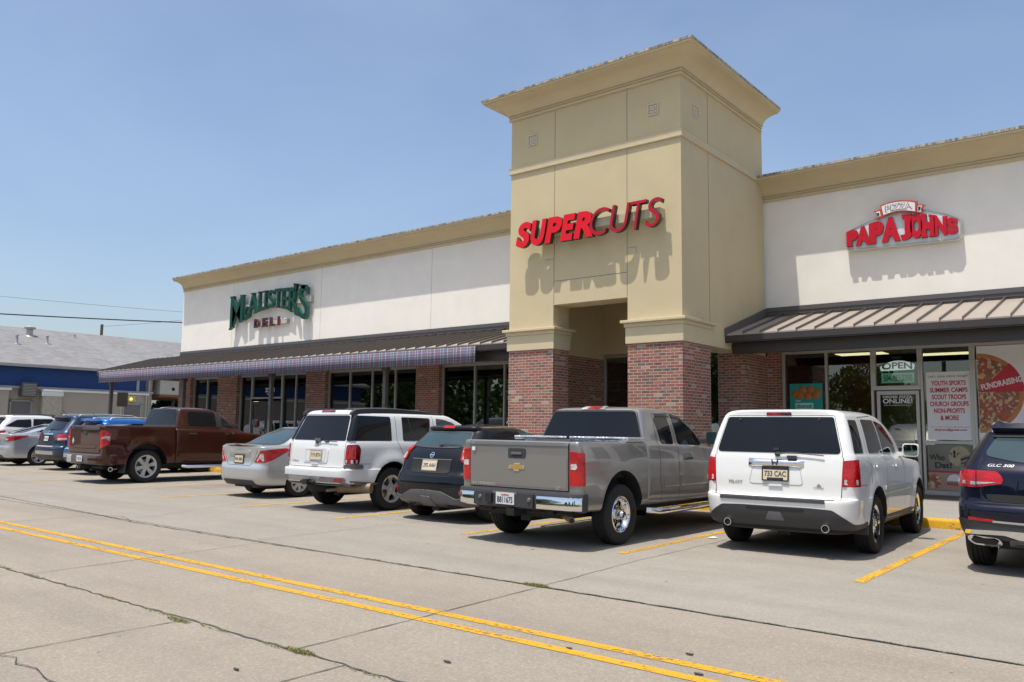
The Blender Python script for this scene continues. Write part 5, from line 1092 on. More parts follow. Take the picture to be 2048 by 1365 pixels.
# --- grey pickup ----------------------------------------------------------------------
def pickup(root, pm, spec):
    """spec keys: cab rear y, bed top z, heights; returns (bed, cab) bodies"""
    s = spec; yb, yc, yn, wb = s['yb'], s['yc'], s['yn'], s['wb']; zt = s['zt']; z0 = s['z0']; W = s['W']; ra = s['ra']; zr = s['zr']; k = zr-1.80
    rows = [(z0,z0,.05,yb+.3,yc-.2), (z0,z0,W-.10,yb+.12,yc-.03,.06,.03,.0,.0), (z0+.04,z0+.04,W-.03,yb+.06,yc-.012,.07,.02,.01,.0,.004,.0), (.62,.62,W-.005,yb+.04,yc-.012,.08,.02,.012,.0,.006,.0), (.80,.80,W,yb+.035,yc-.012,.08,.02,.012,.0,.006,.0), (1.05,1.05,W-.004,yb+.03,yc-.012,.075,.02,.012,0,.006,0),
            (1.20,1.20,W-.018,yb+.03,yc-.012,.06,.02,.012,0,.006,0), (zt-.05,zt-.05,W-.035,yb+.03,yc-.012,.05,.02,.012,0,.006,0), (zt-.02,zt-.02,W-.042,yb+.035,yc-.012,.05,.02,.012,0,.006,0), (zt,zt,W-.07,yb+.06,yc-.02,.04,.02,.01,0,.0,0), (zt+.001,zt+.001,.05,yb+.4,yc-.3)]
    bed = Body(rows, sub=3, arches=[(0, s['az'], ra)], flare=s['flare'], nS=50)
    bo = bed.mesh('cargo_bed', pm, root, 30, .70, None, (-W+.16, W-.16, yb+.13, yc-.09, .86, zt+.5))
    rows = [(z0,z0,.05,yc+.3,yn-.5), (z0,z0,W-.10,yc+.02,yn-.2,.05,.4,.0), (z0+.05,z0+.05,W-.03,yc,yn-.06,.05,.5,0.), (.62,.60,W-.005,yc,yn,.05,.5,0.,.12,.0), (.80,.76,W,yc,yn,.05,.5,0.,.12,.0), (1.02,.96,W-.004,yc,yn-.03,.05,.45,0.,.12,.0), (1.16,1.10,W-.018,yc,yn-.08,.05,.35,0.,.1,.0), (1.25,1.17,W-.032,yc,yn-.25,.06,.3,.0,.08,.0),
            (1.29+k*.4,1.235+k*.4,W-.05,yc,wb-.62,.06,.25,.0,.08,.0), (1.31+k*.5,1.26+k*.5,W-.065,yc,wb-.80,.06,.2,.0), (1.50+k*.7,1.50+k*.7,W-.125,yc+.045,wb-1.15,.08,.2,.015), (1.68+k*.95,1.68+k*.95,W-.195,yc+.085,wb-1.50,.10,.2,.03), (1.745+k,1.745+k,W-.235,yc+.105,wb-1.68,.12,.2,.03), (1.775+k,1.78+k,W-.31,yc+.15,wb-1.85,.15,.25,.03), (zr-.008,zr-.003,W-.42,yc+.24,wb-2.0,.2,.25), (zr+.01,zr+.015,.05,yc+.6,wb-2.3)]
    cab = Body(rows, sub=4, arches=[(wb, s['az'], ra)], flare=s['flare']); cab.mesh('cab', pm, root, 30, .70)
    MB().box(-W+.25, W-.25, yc-.04, yc+.02, z0+.02, zt-.12).build('bed_gap', M['black'], root)
    return bed, cab
def grey_truck():
    root = vehicle('pickup_truck', -6.76, 9.5, 0.0, 'grey extended cab pickup with chrome rear bumper and gold tailgate emblem', 'pickup')
    pm = car_paint('grey_metallic', (.27, .262, .248), .6, .10, .36)
    s = dict(yb=-1.02, yc=.70, yn=4.75, wb=3.645, zt=1.345, z0=.46, W=1.0, ra=.50, az=.47, zr=1.845, flare=(.012, .10))
    bed, cab = pickup(root, pm, s)
    # tailgate
    g_ = bed.patch('R', rnd([(-.815, .735), (.805, .735), (.805, 1.325), (-.815, 1.325)], .02), pm, 'tailgate', root, .012, .02)[0]
    bed.patch('R', rnd([(-.80, .76), (.79, .76), (.79, 1.15), (-.80, 1.15)], .03), pm, 'gate_pressing', g_, .016, .004)
    bed.seam('R', [(-.823, 1.33), (-.823, .728), (.813, .728), (.813, 1.33)], root, .014, off=.004)
    bed.patch('R', [(-.82, 1.285), (.81, 1.285), (.805, 1.352), (-.815, 1.352)], M['dplastic'], 'gate_cap', g_, .020, .04)
    hb = bed.patch('R', rnd([(-.145, 1.115), (.145, 1.115), (.145, 1.245), (-.145, 1.245)], .025), M['dplastic'], 'gate_handle', g_, .020, .015)[0]
    bed.patch('R', rnd([(-.085, 1.15), (.085, 1.15), (.085, 1.205), (-.085, 1.205)], .01), M['black'], 'handle_recess', hb, .024, .006); bed.patch('R', rnd([(-.09, 1.165), (.09, 1.165), (.08, 1.20), (-.08, 1.20)], .01), M['gplastic'], 'handle_lever', hb, .034, .01)
    bt = [(-.13, -.018), (-.05, -.018), (-.043, -.045), (.04, -.045), (.046, -.018), (.12, -.018), (.13, .022), (.052, .022), (.058, .05), (-.036, .05), (-.042, .022), (-.122, .022)]
    e = bed.patch('R', [(a*1.02+.0, c*1.05+1.0) for a, c in bt], M['chrome'], 'emblem', g_, .024, .012)[0]; bed.patch('R', [(a*.90, c*.80+1.0) for a, c in bt], M['gold'], 'emblem_face', e, .027, .006)
    bed.text('R', 'SILVERADO', -.78, -.36, .752, .785, M['chrome'], g_, .012, .2, .020); bed.text('R', 'LT', .635, .695, .748, .785, M['chrome'], g_, .03, .2, .020)
    MB().py([(-.775, 1.20), (-.72, 1.20), (-.72, 1.25), (-.775, 1.25)], -1.016, -1.012).build('sticker', M['white_matte'], g_)
    # lamps wrap the corner
    for sd in (1, -1):
        q = [(.825, .80), (1.045, .80), (1.045, 1.205), (.825, 1.225)]; q2 = [(.85, 1.0), (.925, 1.0), (.94, 1.03), (.925, 1.07), (.85, 1.07)]
        if sd < 0: q = [(-a, c) for a, c in reversed(q)]; q2 = [(-a, c) for a, c in reversed(q2)]
        t = bed.patch('R', rnd(q, .02), M['lens_red'], 'tail_light', root, .012, .02, .05)[0]; bed.patch('R', rnd(q2, .008), M['lens_clear'], 'reverse_lamp', t, .017, .008)
    # bumper
    bp = MB(); pr = [(-1.01, .50), (-1.015, .66), (-1.0, .70), (-.93, .705), (-.90, .70), (-.90, .49), (-.96, .475)]
    def bump_run(x0, x1, mat, nm, out=.0, zlo=0, zhi=0, par=None):
        xs = np.linspace(x0, x1, max(4, int(abs(x1-x0)/.05))); m_ = MB(); n = len(pr)
        for x in xs:
            bow = -.05*(1-(x/1.02)**2)-.0; k = max(0, abs(x)-.86)
            for (y, z) in pr: m_.v.append((x, y-.04+bow+k*k*3.2-out*(y < -.98)-0, z+(zlo if z < .6 else zhi)))
        m_.f = [(i*n+j, (i+1)*n+j, (i+1)*n+(j+1) % n, i*n+(j+1) % n) for i in range(len(xs)-1) for j in range(n)]+[tuple(range(n)), tuple((len(xs)-1)*n+j for j in reversed(range(n)))]; m_.m = [0]*len(m_.f)
        return m_.build(nm, mat, par or root, 40)
    bp = bump_run(-1.02, 1.02, M['dplastic'], 'rear_bumper')
    bump_run(-1.035, -.66, M['chrome'], 'bumper_chrome', .012, .0, -.035, bp); bump_run(.40, 1.015, M['chrome'], 'bumper_chrome', .012, .0, -.035, bp)
    MB().box(-.62, .36, -1.125, -1.10, .50, .67).build('bumper_centre', M['dplastic'], bp)
    MB().box(-.30, .10, -1.128, -1.10, .655, .685).build('bumper_step', M['gplastic'], bp)
    for x in (-.52, .30): MB().lathe([(.001, .02), (.022, .018), (.03, 0)], Matrix.Translation((x, -1.125, .60)) @ Matrix.Rotation(R(90), 4, 'X'), 12).build('tow_socket', M['gplastic'], bp, 50)
    MB().box(-.40, -.30, -1.16, -1.12, .535, .655).build('trailer_plug', M['black'], bp)
    pl_ = MB().box(-.24, .065, -1.135, -1.13, .525, .675).build('licence_plate', M['plate_white'], root)
    plane_text('B811675', 'plate_number', M['plate_blue'], pl_, (0, -1.135, 0), EX, EZ, NY, -.215, .04, .545, .625, .02); plane_text('Louisiana', 'plate_text', M['red_ink'], pl_, (0, -1.135, 0), EX, EZ, NY, -.15, -.02, .637, .66, .02)
    hi = MB(); hi.tube([(-.75, -.85, .44), (.75, -.85, .44)], .045, 8); hi.box(-.06, .06, -1.13, -.8, .385, .48); ho = hi.build('tow_hitch', M['black'], root, 50); MB().box(-.045, .045, -1.135, -1.13, .40, .465).build('hitch_mouth', M['seam'], ho)
    MB().tube([(.35, -.4, .45), (.55, -.75, .42), (.86, -.98, .375)], [.04, .04, .042], 12).build('exhaust_pipe', M['rust'], root, 50); MB().lathe([(.032, .002), (.001, .003)], Matrix.Translation((.862, -.983, .375)) @ Matrix.Rotation(R(55), 4, 'Z') @ Matrix.Rotation(R(90), 4, 'X'), 12).build('exhaust_bore', M['black'], root)
    # cab glass
    cab.patch('R', rnd([(-.86, 1.375, .05), (.86, 1.375, .05), (.715, 1.765, .05), (-.715, 1.765, .05)], .05), M['cglass'], 'rear_window', root, .006)
    cab.seam('R', rnd([(-.87, 1.365, .05), (.87, 1.365, .05), (.725, 1.778, .05), (-.725, 1.778, .05)], .05), root, .02, M['dplastic'], 'window_seal', .005, closed=True)
    t = cab.patch('R', rnd([(-.21, 1.793), (.21, 1.793), (.19, 1.838), (-.19, 1.838)], .015), M['lens_clear'], 'brake_light', root, .016, .02)[0]
    cab.patch('R', [(-.10, 1.797), (.10, 1.797), (.10, 1.834), (-.10, 1.834)], M['lens_red'], 'brake_lens', t, .02, .006)
    cab.patch('S', rnd([(1.17, 1.31), (1.53, 1.305), (1.53, 1.70), (1.24, 1.72), (1.12, 1.68)], .05), M['cglass'], 'side_window', root, .004, both=True)
    cab.patch('S', rnd([(1.66, 1.30), (2.46, 1.285), (2.46, 1.40), (2.05, 1.64), (1.80, 1.71), (1.66, 1.71)], .05), M['cglass'], 'side_window', root, .004, both=True)
    cab.seam('S', [(1.10, .52), (1.02, .80), (1.05, 1.30), (1.12, 1.74), (1.9, 1.76)], root, .009, both=True); cab.seam('S', [(1.60, .50), (1.60, 1.28), (1.60, 1.74)], root, .008, both=True); cab.seam('S', [(2.62, .50), (2.66, 1.0), (2.62, 1.24)], root, .008, both=True)
    cab.patch('S', rnd([(1.12, .70), (1.57, .70), (1.57, .86), (1.12, .87)], .02), pm, 'side_moulding', root, .006, .01, .12, True); cab.patch('S', rnd([(1.64, .70), (2.60, .70), (2.60, .85), (1.64, .86)], .02), pm, 'side_moulding', root, .006, .01, .12, True)
    cab.seam('S', [(1.13, .71), (1.57, .71)], root, .012, M['chrome'], 'side_trim', .010, both=True); cab.seam('S', [(1.64, .71), (2.6, .71)], root, .012, M['chrome'], 'side_trim', .010, both=True)
    for (a, c) in ((1.2, 1.6), (1.66, 2.3)): cab.patch('S', rnd([(a, 1.70), (c, 1.70 if c < 2 else 1.63), (c-.1, 1.74 if c < 2 else 1.68), (a, 1.745)], .01), M['dplastic'], 'wind_deflector', root, .014, .01, both=True)
    handle(cab, 1.80, 1.09, M['dplastic'], root); mirror(root, 1.17, 2.42, 1.40, M['dplastic'], .24, .12, .20)
    cab.text('S', 'SILVERADO', 2.95, 3.30, .93, .965, M['chrome'], root, .012, .2)
    for sd in (1, -1): MB().tube([(sd*.93, .72, .40), (sd*1.06, .85, .385), (sd*1.07, 1.2, .385), (sd*1.07, 2.9, .385), (sd*.95, 3.05, .40)], .045, 10).build('side_step', M['chrome'], root, 50)
    wheels(root, 3.645, .865, .393, .265, .247, 'oval6', M['chrome']); underbody(root, .65, -.8, 4.3, .36)
    # inner fender with chassis bits
    MB().tube([(-.8, 0, .40), (.8, 0, .40)], .07, 10).box(-.55, -.45, -.95, 3.9, .42, .56).box(.45, .55, -.95, 3.9, .42, .56).build('rear_axle', M['black'], root)
    # tool box across the bed
    a = N('diamond_plate'); v = a.n('ShaderNodeTexVoronoi'); v.inputs['Scale'].default_value = 55; a.l(a.co(), v.inputs['Vector']); a.set((.80, .81, .83), .3, .85); a.bump(v.outputs['Distance'], .8, .01); M['diamond'] = a.m
    tb = tag(empty('tool_box', (-6.76, 9.5+.42, 1.33)), 'shiny diamond plate aluminium tool box lying across the grey pickup bed', 'tool box')
    bev(MB().box(-.98, .98, -.25, .20, .015, .035).box(-.80, .80, -.24, .19, -.30, .015).build('box', M['diamond'], tb), .004)
    for x0, x1 in ((-.98, -.005), (.005, .98)): bev(MB().box(x0, x1, -.265, .21, .040, .072).build('lid', M['diamond'], tb), .008)
    MB().box(-.02, .02, -.27, -.255, .02, .09).build('latch', M['black'], tb); MB().box(-.42, -.30, -.269, -.262, .0, .03).box(.30, .42, -.269, -.262, .0, .03).build('latch', M['steel'], tb)
grey_truck()

# --- brown pickup ---------------------------------------------------------------------
def brown_truck():
    root = vehicle('pickup_truck', -21.72, 10.75, 0, 'brown crew cab pickup with split spoke alloy wheels, left of the empty stall', 'pickup')
    pm = car_paint('brown_metallic', (.060, .016, .009), .35, .15, .3, .01, 1.45)
    s = dict(yb=-1.17, yc=.78, yn=4.85, wb=3.70, zt=1.45, z0=.46, W=1.01, ra=.54, az=.46, zr=1.965, flare=(.022, .12))
    bed, cab = pickup(root, pm, s)
    g_ = bed.patch('R', rnd([(-.80, .77), (.80, .77), (.80, 1.44), (-.80, 1.44)], .03), pm, 'tailgate', root, .012, .02)[0]
    bed.seam('R', [(-.81, 1.45), (-.81, .76), (.81, .76), (.81, 1.45)], root, .014, off=.004)
    bed.patch('R', [(-.80, 1.375), (.80, 1.375), (.79, 1.462), (-.79, 1.462)], pm, 'gate_spoiler', g_, .035, .05)
    bed.patch('R', rnd([(-.62, .86), (.62, .86), (.66, .97), (-.66, .97)], .03), M['seam'], 'gate_recess', g_, .0135, .004); bed.patch('R', rnd([(-.60, .875), (.60, .875), (.64, .965), (-.64, .965)], .03), pm, 'gate_pressing', g_, .015, .004)
    bed.patch('R', rnd([(-.12, 1.20), (.12, 1.20), (.10, 1.31), (-.10, 1.31)], .04), M['dplastic'], 'gate_handle', g_, .024, .015)
    bed.patch('R', [(-.66, 1.14), (-.60, 1.05), (-.66, .96), (-.72, 1.05)], plain('white_green_sticker', (.45, .55, .42), .5, var=.5, sc=40), 'sticker', g_, .016, .003)
    for sd in (1, -1):
        q = [(.82, .86), (.93, .90), (1.12, 1.0), (1.13, 1.24), (.98, 1.33), (.82, 1.34)]; q2 = [(.90, 1.12), (1.11, 1.06), (1.11, 1.18), (.98, 1.19)]
        if sd < 0: q = [(-a, c) for a, c in reversed(q)]; q2 = [(-a, c) for a, c in reversed(q2)]
        t = bed.patch('R', rnd(q, .03), M['lens_red'], 'tail_light', root, .014, .02, .05)[0]; bed.patch('R', rnd(q2, .03), M['lens_clear'], 'reverse_lamp', t, .019, .008)
    pr = [(-1.17, .50), (-1.18, .68), (-1.16, .73), (-1.06, .735), (-1.02, .73), (-1.02, .50), (-1.1, .47)]
    def run(x0, x1, mat, nm, out, dz, par):
        xs = np.linspace(x0, x1, 14); m_ = MB(); n = len(pr)
        for x in xs:
            k = max(0, abs(x)-.82)
            for (y, z) in pr: m_.v.append((x, y-.06*(1-x*x)+k*k*5-out, z-(dz if z > .6 else -dz*.4)))
        m_.f = [(i*n+j, (i+1)*n+j, (i+1)*n+(j+1) % n, i*n+(j+1) % n) for i in range(13) for j in range(n)]+[tuple(range(n)), tuple(13*n+j for j in reversed(range(n)))]; m_.m = [0]*len(m_.f); return m_.build(nm, mat, par, 40)
    bp = run(-1.03, 1.03, M['bronze_soft'], 'rear_bumper', 0, 0, root); run(-1.05, -.52, M['alloy'], 'bumper_cover', .014, .03, bp); run(.42, 1.05, pm, 'bumper_cover', .014, .03, bp)
    bed.patch('S', rnd([(-1.10, .50), (-.62, .50), (-.62, .60), (-.92, .73), (-1.10, .73)], .02), pm, 'bumper_end', root, .01, .02, both=True); bed.seam('S', [(-.60, .50), (-.62, .60), (-.93, .755)], root, .014, both=True)
    pl_ = MB().box(-.15, .155, -1.262, -1.257, .54, .69).build('licence_plate', M['plate_white'], root); plane_text('X 408 312', 'plate_number', M['grey_ink'], pl_, (0, -1.262, 0), EX, EZ, NY, -.12, .12, .575, .645, .02)
    hi = MB(); hi.tube([(-.7, -.95, .42), (.7, -.95, .42)], .045, 8); hi.box(-.07, .07, -1.25, -.9, .36, .46); hi.tube([(-.25, -1.2, .42), (-.25, -1.2, .33), (-.15, -1.2, .33)], .015, 6); hi.build('tow_hitch', M['black'], root, 50)
    o = MB().lathe([(.045, -.4), (.055, -.02), (.055, 0), (.044, 0), (.04, -.1), (.001, -.1)], Matrix.Translation((.86, -.86, .36)) @ Matrix.Rotation(R(48), 4, 'Z') @ Matrix.Rotation(R(90), 4, 'X'), 20).build('exhaust_tip', M['chrome'], root, 50); MB().lathe([(.043, -.01), (.001, -.011)], Matrix.Translation((.86, -.86, .36)) @ Matrix.Rotation(R(48), 4, 'Z') @ Matrix.Rotation(R(90), 4, 'X'), 20).build('exhaust_bore', M['black'], root)
    cab.patch('R', rnd([(-.84, 1.50, .05), (.84, 1.50, .05), (.70, 1.90, .10), (-.70, 1.90, .10)], .07), M['cglass'], 'rear_window', root, .006)
    cab.seam('R', rnd([(-.86, 1.485, .05), (.86, 1.485, .05), (.715, 1.915, .1), (-.715, 1.915, .1)], .07), root, .02, M['dplastic'], 'window_seal', .005, closed=True)
    t = cab.patch('R', rnd([(-.20, 1.925), (.20, 1.925), (.17, 1.965), (-.17, 1.965)], .015), M['lens_clear'], 'brake_light', root, .02, .02)[0]; cab.patch('R', [(-.08, 1.928), (.08, 1.928), (.08, 1.962), (-.08, 1.962)], M['lens_red'], 'brake_lens', t, .025, .006)
    cab.patch('S', rnd([(1.14, 1.47), (1.96, 1.45), (1.93, 1.84), (1.20, 1.855), (1.13, 1.80)], .05), M['cglass'], 'side_window', root, .004, both=True)
    cab.patch('S', rnd([(2.14, 1.44), (3.10, 1.42), (3.06, 1.52), (2.72, 1.74), (2.40, 1.83), (2.16, 1.845)], .05), M['cglass'], 'side_window', root, .004, both=True)
    cab.patch('S', rnd([(1.98, 1.45), (2.11, 1.44), (2.13, 1.845), (1.96, 1.845)], .01), M['dplastic'], 'door_pillar', root, .005, both=True)
    for a in (1.05, 2.06, 3.10): cab.seam('S', [(a-.02, .52), (a, 1.0), (a, 1.40 if a > 3 else 1.86)], root, .009, both=True)
    for y in (1.12, 2.24): cab.patch('S', rnd([(y, 1.24), (y+.24, 1.24), (y+.24, 1.28), (y, 1.28)], .018), M['chrome'], 'door_handle', root, .030, .022, .05, True)
    cab.seam('S', [(1.1, .60), (3.05, .60)], root, .012, both=True)
    mirror(root, 1.19, 3.05, 1.56, pm, .24, .13, .22)
    for sd in (1, -1): MB().tube([(sd*.95, 1.0, .40), (sd*1.06, 1.1, .385), (sd*1.06, 3.0, .385), (sd*.96, 3.1, .40)], .045, 10).build('side_step', M['chrome'], root, 50)
    wheels(root, 3.70, .86, .42, .285, .302, 'twin6', M['alloy']); underbody(root, .65, -.95, 4.4, .36)
    MB().px([(-.60, .26), (-.55, .26), (-.52, .50), (-.57, .50)], .73, .98).build('mud_flap', M['dplastic'], root)
brown_truck()

# --- white SUV with black roof rails ----------------------------------------------------
def rail_suv():
    root = vehicle('parked_suv', -12.15, 10.45, 0, 'long white SUV with thick black roof rails and a dented grey bumper', 'suv')
    pm = car_paint('silver_white_paint', (.66, .67, .66), .0, .05, .4)
    rows = [(.46,.40,.05,-.6,3.8), (.46,.42,.80,-.95,4.0,.2,.4,.05), (.50,.46,.90,-1.07,4.1,.2,.4,.05), (.58,.55,.935,-1.12,4.18,.2,.5,.05), (.70,.66,.94,-1.13,4.2,.2,.5,.05), (.745,.72,.94,-1.12,4.2,.18,.5,.05), (.765,.76,.93,-1.03,4.2,.14,.5), (.95,.93,.935,-1.015,4.15,.13,.5), (1.12,1.05,.925,-1.0,4.05,.12,.45), (1.20,1.12,.91,-.985,3.9,.12,.4), (1.235,1.18,.895,-.975,2.95,.12,.35), (1.25,1.22,.885,-.97,2.8,.07,.3), (1.45,1.45,.835,-.885,2.45,.07,.25), (1.67,1.67,.77,-.79,2.0,.07,.25), (1.735,1.735,.73,-.77,1.82,.14,.25), (1.775,1.77,.66,-.75,1.6,.16,.25), (1.80,1.79,.54,-.68,1.4,.2,.25), (1.815,1.80,.05,-.3,1.0)]
    b = Body(rows, arches=[(0, .42, .46), (3.277, .42, .46)], flare=(.050, .13)); b.mesh('body', pm, root, cutw=.60, low=.495)
    wrap = [(-1.04, 1.25, .03), (1.04, 1.25, .03), (.84, 1.69, .03), (-.84, 1.69, .03)]
    b.patch('R', rnd([(-.735, 1.25, .03), (.735, 1.25, .03), (.62, 1.70, .05), (-.62, 1.70, .05)], .05), M['cglass'], 'rear_window', root, .008)
    for sd in (1, -1):
        q = [(.765, 1.25), (.915, 1.25), (.80, 1.69), (.665, 1.70)]; l = [(.795, .845), (1.07, .845), (1.085, 1.10), (1.02, 1.18), (.80, 1.18)]; l2 = [(.81, .86), (1.02, .86), (1.02, .92), (.81, .92)]; l3 = [(.805, .93), (.98, .93), (.96, 1.16), (.81, 1.16)]; pad = [(.78, .765), (1.16, .765), (1.14, .835), (.80, .835)]
        if sd < 0: q, l, l2, l3, pad = [[(-a, c) for a, c in reversed(k)] for k in (q, l, l2, l3, pad)]
        b.patch('R', rnd(q, .02), M['cglass'], 'corner_glass', root, .02, .03, .04)
        t = b.patch('R', rnd(l, .04), M['lens_dkred'], 'tail_light', root, .014, .02, .05)[0]; b.patch('R', rnd(l3, .03), M['lens_red'], 'lamp_lens', t, .019, .008); b.patch('R', rnd(l2, .01), M['lens_clear'], 'reverse_lamp', t, .019, .006)
        b.patch('R', rnd(pad, .015), M['gplastic'], 'bumper_pad', root, .03, .03)
    b.seam('R', [(-.76, 1.24), (-.77, .80), (-.70, .775), (.70, .775), (.77, .80), (.76, 1.24), (.64, 1.72), (-.64, 1.72), (-.76, 1.24)], root, .008)
    b.patch('R', rnd([(-.20, 1.762), (.20, 1.762), (.18, 1.785), (-.18, 1.785)], .01), M['lens_dkred'], 'brake_light', root, .012)
    b.patch('R', rnd([(-.34, .855), (.34, .855), (.35, 1.11), (-.35, 1.11)], .06), pm, 'gate_pressing', root, .012, .014); b.seam('R', rnd([(-.27, .875), (.27, .875), (.28, 1.08), (-.28, 1.08)], .04), root, .008, plain('white_shade2', (.36, .36, .36), .5), 'recess_edge', .014, closed=True)
    plate(b, .03, .985, '719 BTH', root, mat='plate_gold', frame='alu', off=.020)
    b.text('R', 'TrailBlazer', -.70, -.48, .86, .885, M['grey_ink'], root, .03)
    b.patch('R', rnd([(-.06, 1.15), (.06, 1.15), (.06, 1.19), (-.06, 1.19)], .01), M['alu'], 'wiper_base', root, .01)
    b.patch('R', rnd([(-.10, .825), (.10, .825), (.08, .85), (-.08, .85)], .01), pm, 'gate_grip', root, .025, .02)
    wiper(b, [(0, 1.20), (.16, 1.235), (.30, 1.23), (.56, 1.22)], root, 0, 1.22); MB().box(-.06, .10, -1.0, -.94, 1.235, 1.285).box(.22, .32, -1.0, -.95, 1.22, 1.25).build('window_hinge', M['gplastic'], root)
    lowm = plain('scuffed_bumper', (.22, .22, .23), .45, .3, var=.6, sc=9)
    b.patch('R', rnd([(-1.05, .47), (.90, .47), (.86, .62), (-.98, .62), (-1.07, .60)], .02), lowm, 'lower_bumper', root, .02, .03); b.patch('R', rnd([(-.62, .545), (.28, .545), (.28, .60), (-.62, .60)], .01), M['alu'], 'bumper_scrape', root, .026, .01)
    b.patch('R', rnd([(.66, .555), (.82, .555), (.82, .60), (.66, .60)], .008), M['lens_red'], 'bumper_reflector', root, .028, .01)
    b.patch('R', rnd([(.92, .42), (1.50, .40), (1.55, .50), (.94, .56)], .02), M['gplastic'], 'bumper_side', root, .012, .02); b.patch('R', rnd([(-1.55, .42), (-.92, .42), (-.94, .56), (-1.6, .5)], .02), M['gplastic'], 'bumper_side', root, .012, .02)
    hi = MB(); hi.box(-.06, .06, -1.24, -1.0, .47, .56); hi.tube([(-.2, -1.17, .52), (.2, -1.17, .52)], .02, 6); hi.build('tow_hitch', M['black'], root, 50)
    ex = MB(); ex.tube([(.34, -.72, .40), (.55, -.76, .43), (1.0, -.55, .42)], [.09, .10, .09], 12); ex.tube([(.2, -.9, .36), (.34, -.82, .38), (.45, -.72, .42)], .035, 8); ex.build('muffler', M['rust'], root, 50)
    MB().lathe([(.18, -.08), (.33, -.09), (.36, 0), (.33, .09), (.18, .08)], Matrix.Translation((-.12, -.62, .42)), 32).build('spare_tyre', M['rubber'], root, 40)
    b.patch('S', rnd([(-.87, 1.25), (.02, 1.25), (.06, 1.69), (-.68, 1.70)], .04), M['cglass'], 'side_window', root, .004, both=True)
    b.patch('S', rnd([(.30, 1.25), (.98, 1.25), (1.10, 1.68), (.34, 1.69)], .04), M['cglass'], 'side_window', root, .004, both=True)
    b.patch('S', rnd([(1.20, 1.25), (2.12, 1.24), (2.10, 1.34), (1.75, 1.60), (1.50, 1.66), (1.27, 1.68)], .04), M['cglass2'], 'side_window', root, .004, both=True)
    b.seam('S', [(.55, 1.25), (.50, 1.69)], root, .02, M['dplastic'], 'window_bar', .007, both=True)
    b.seam('S', [(.55, .60), (.30, .95), (.15, 1.25), (.18, 1.74)], root, .008, both=True); b.seam('S', [(1.14, .50), (1.14, 1.22), (1.18, 1.72)], root, .008, both=True); b.seam('S', [(2.2, .5), (2.24, 1.2)], root, .008, both=True); b.seam('S', [(-1.0, .845), (-.5, .845)], root, .006, both=True); b.seam('S', [(-.86, 1.80-.1), (-.80, 1.76)], root, .006, both=True)
    handle(b, .44, 1.08, M['dplastic'], root); handle(b, 1.32, 1.08, M['dplastic'], root); mirror(root, 1.06, 2.2, 1.28, M['dplastic'])
    for sd in (1, -1):
        m_ = MB(); st = [(-.80, 1.735, .05, .02), (-.70, 1.775, .07, .055), (-.3, 1.81, .06, .038), (.3, 1.818, .055, .034), (1.0, 1.785, .05, .03), (1.5, 1.735, .045, .024), (1.78, 1.69, .03, .012)]
        for (y, z, w_, hh) in st: x = .66; m_.v += [(sd*(x-w_*.5), y, z-hh), (sd*(x+w_*.9), y, z-hh-.02), (sd*(x+w_*.8), y, z+hh*.6), (sd*(x-w_*.2), y, z+hh)]
        m_.f = [(4*i+j, 4*i+(j+1) % 4, 4*i+4+(j+1) % 4, 4*i+4+j) for i in range(6) for j in range(4)]+[(0, 1, 2, 3), (27, 26, 25, 24)]; m_.m = [0]*len(m_.f); m_.build('roof_rail', M['dplastic'], root, 50)
    MB().tube([(-.6, .15, 1.85), (.6, .15, 1.85)], .018, 6).tube([(-.6, 1.0, 1.83), (.6, 1.0, 1.83)], .018, 6).build('cross_bar', M['dplastic'], root, 50)
    wheels(root, 3.277, .845, .385, .245, .258, 'five', M['alloy']); underbody(root, .6, -.5, 3.8, .30)
rail_suv()

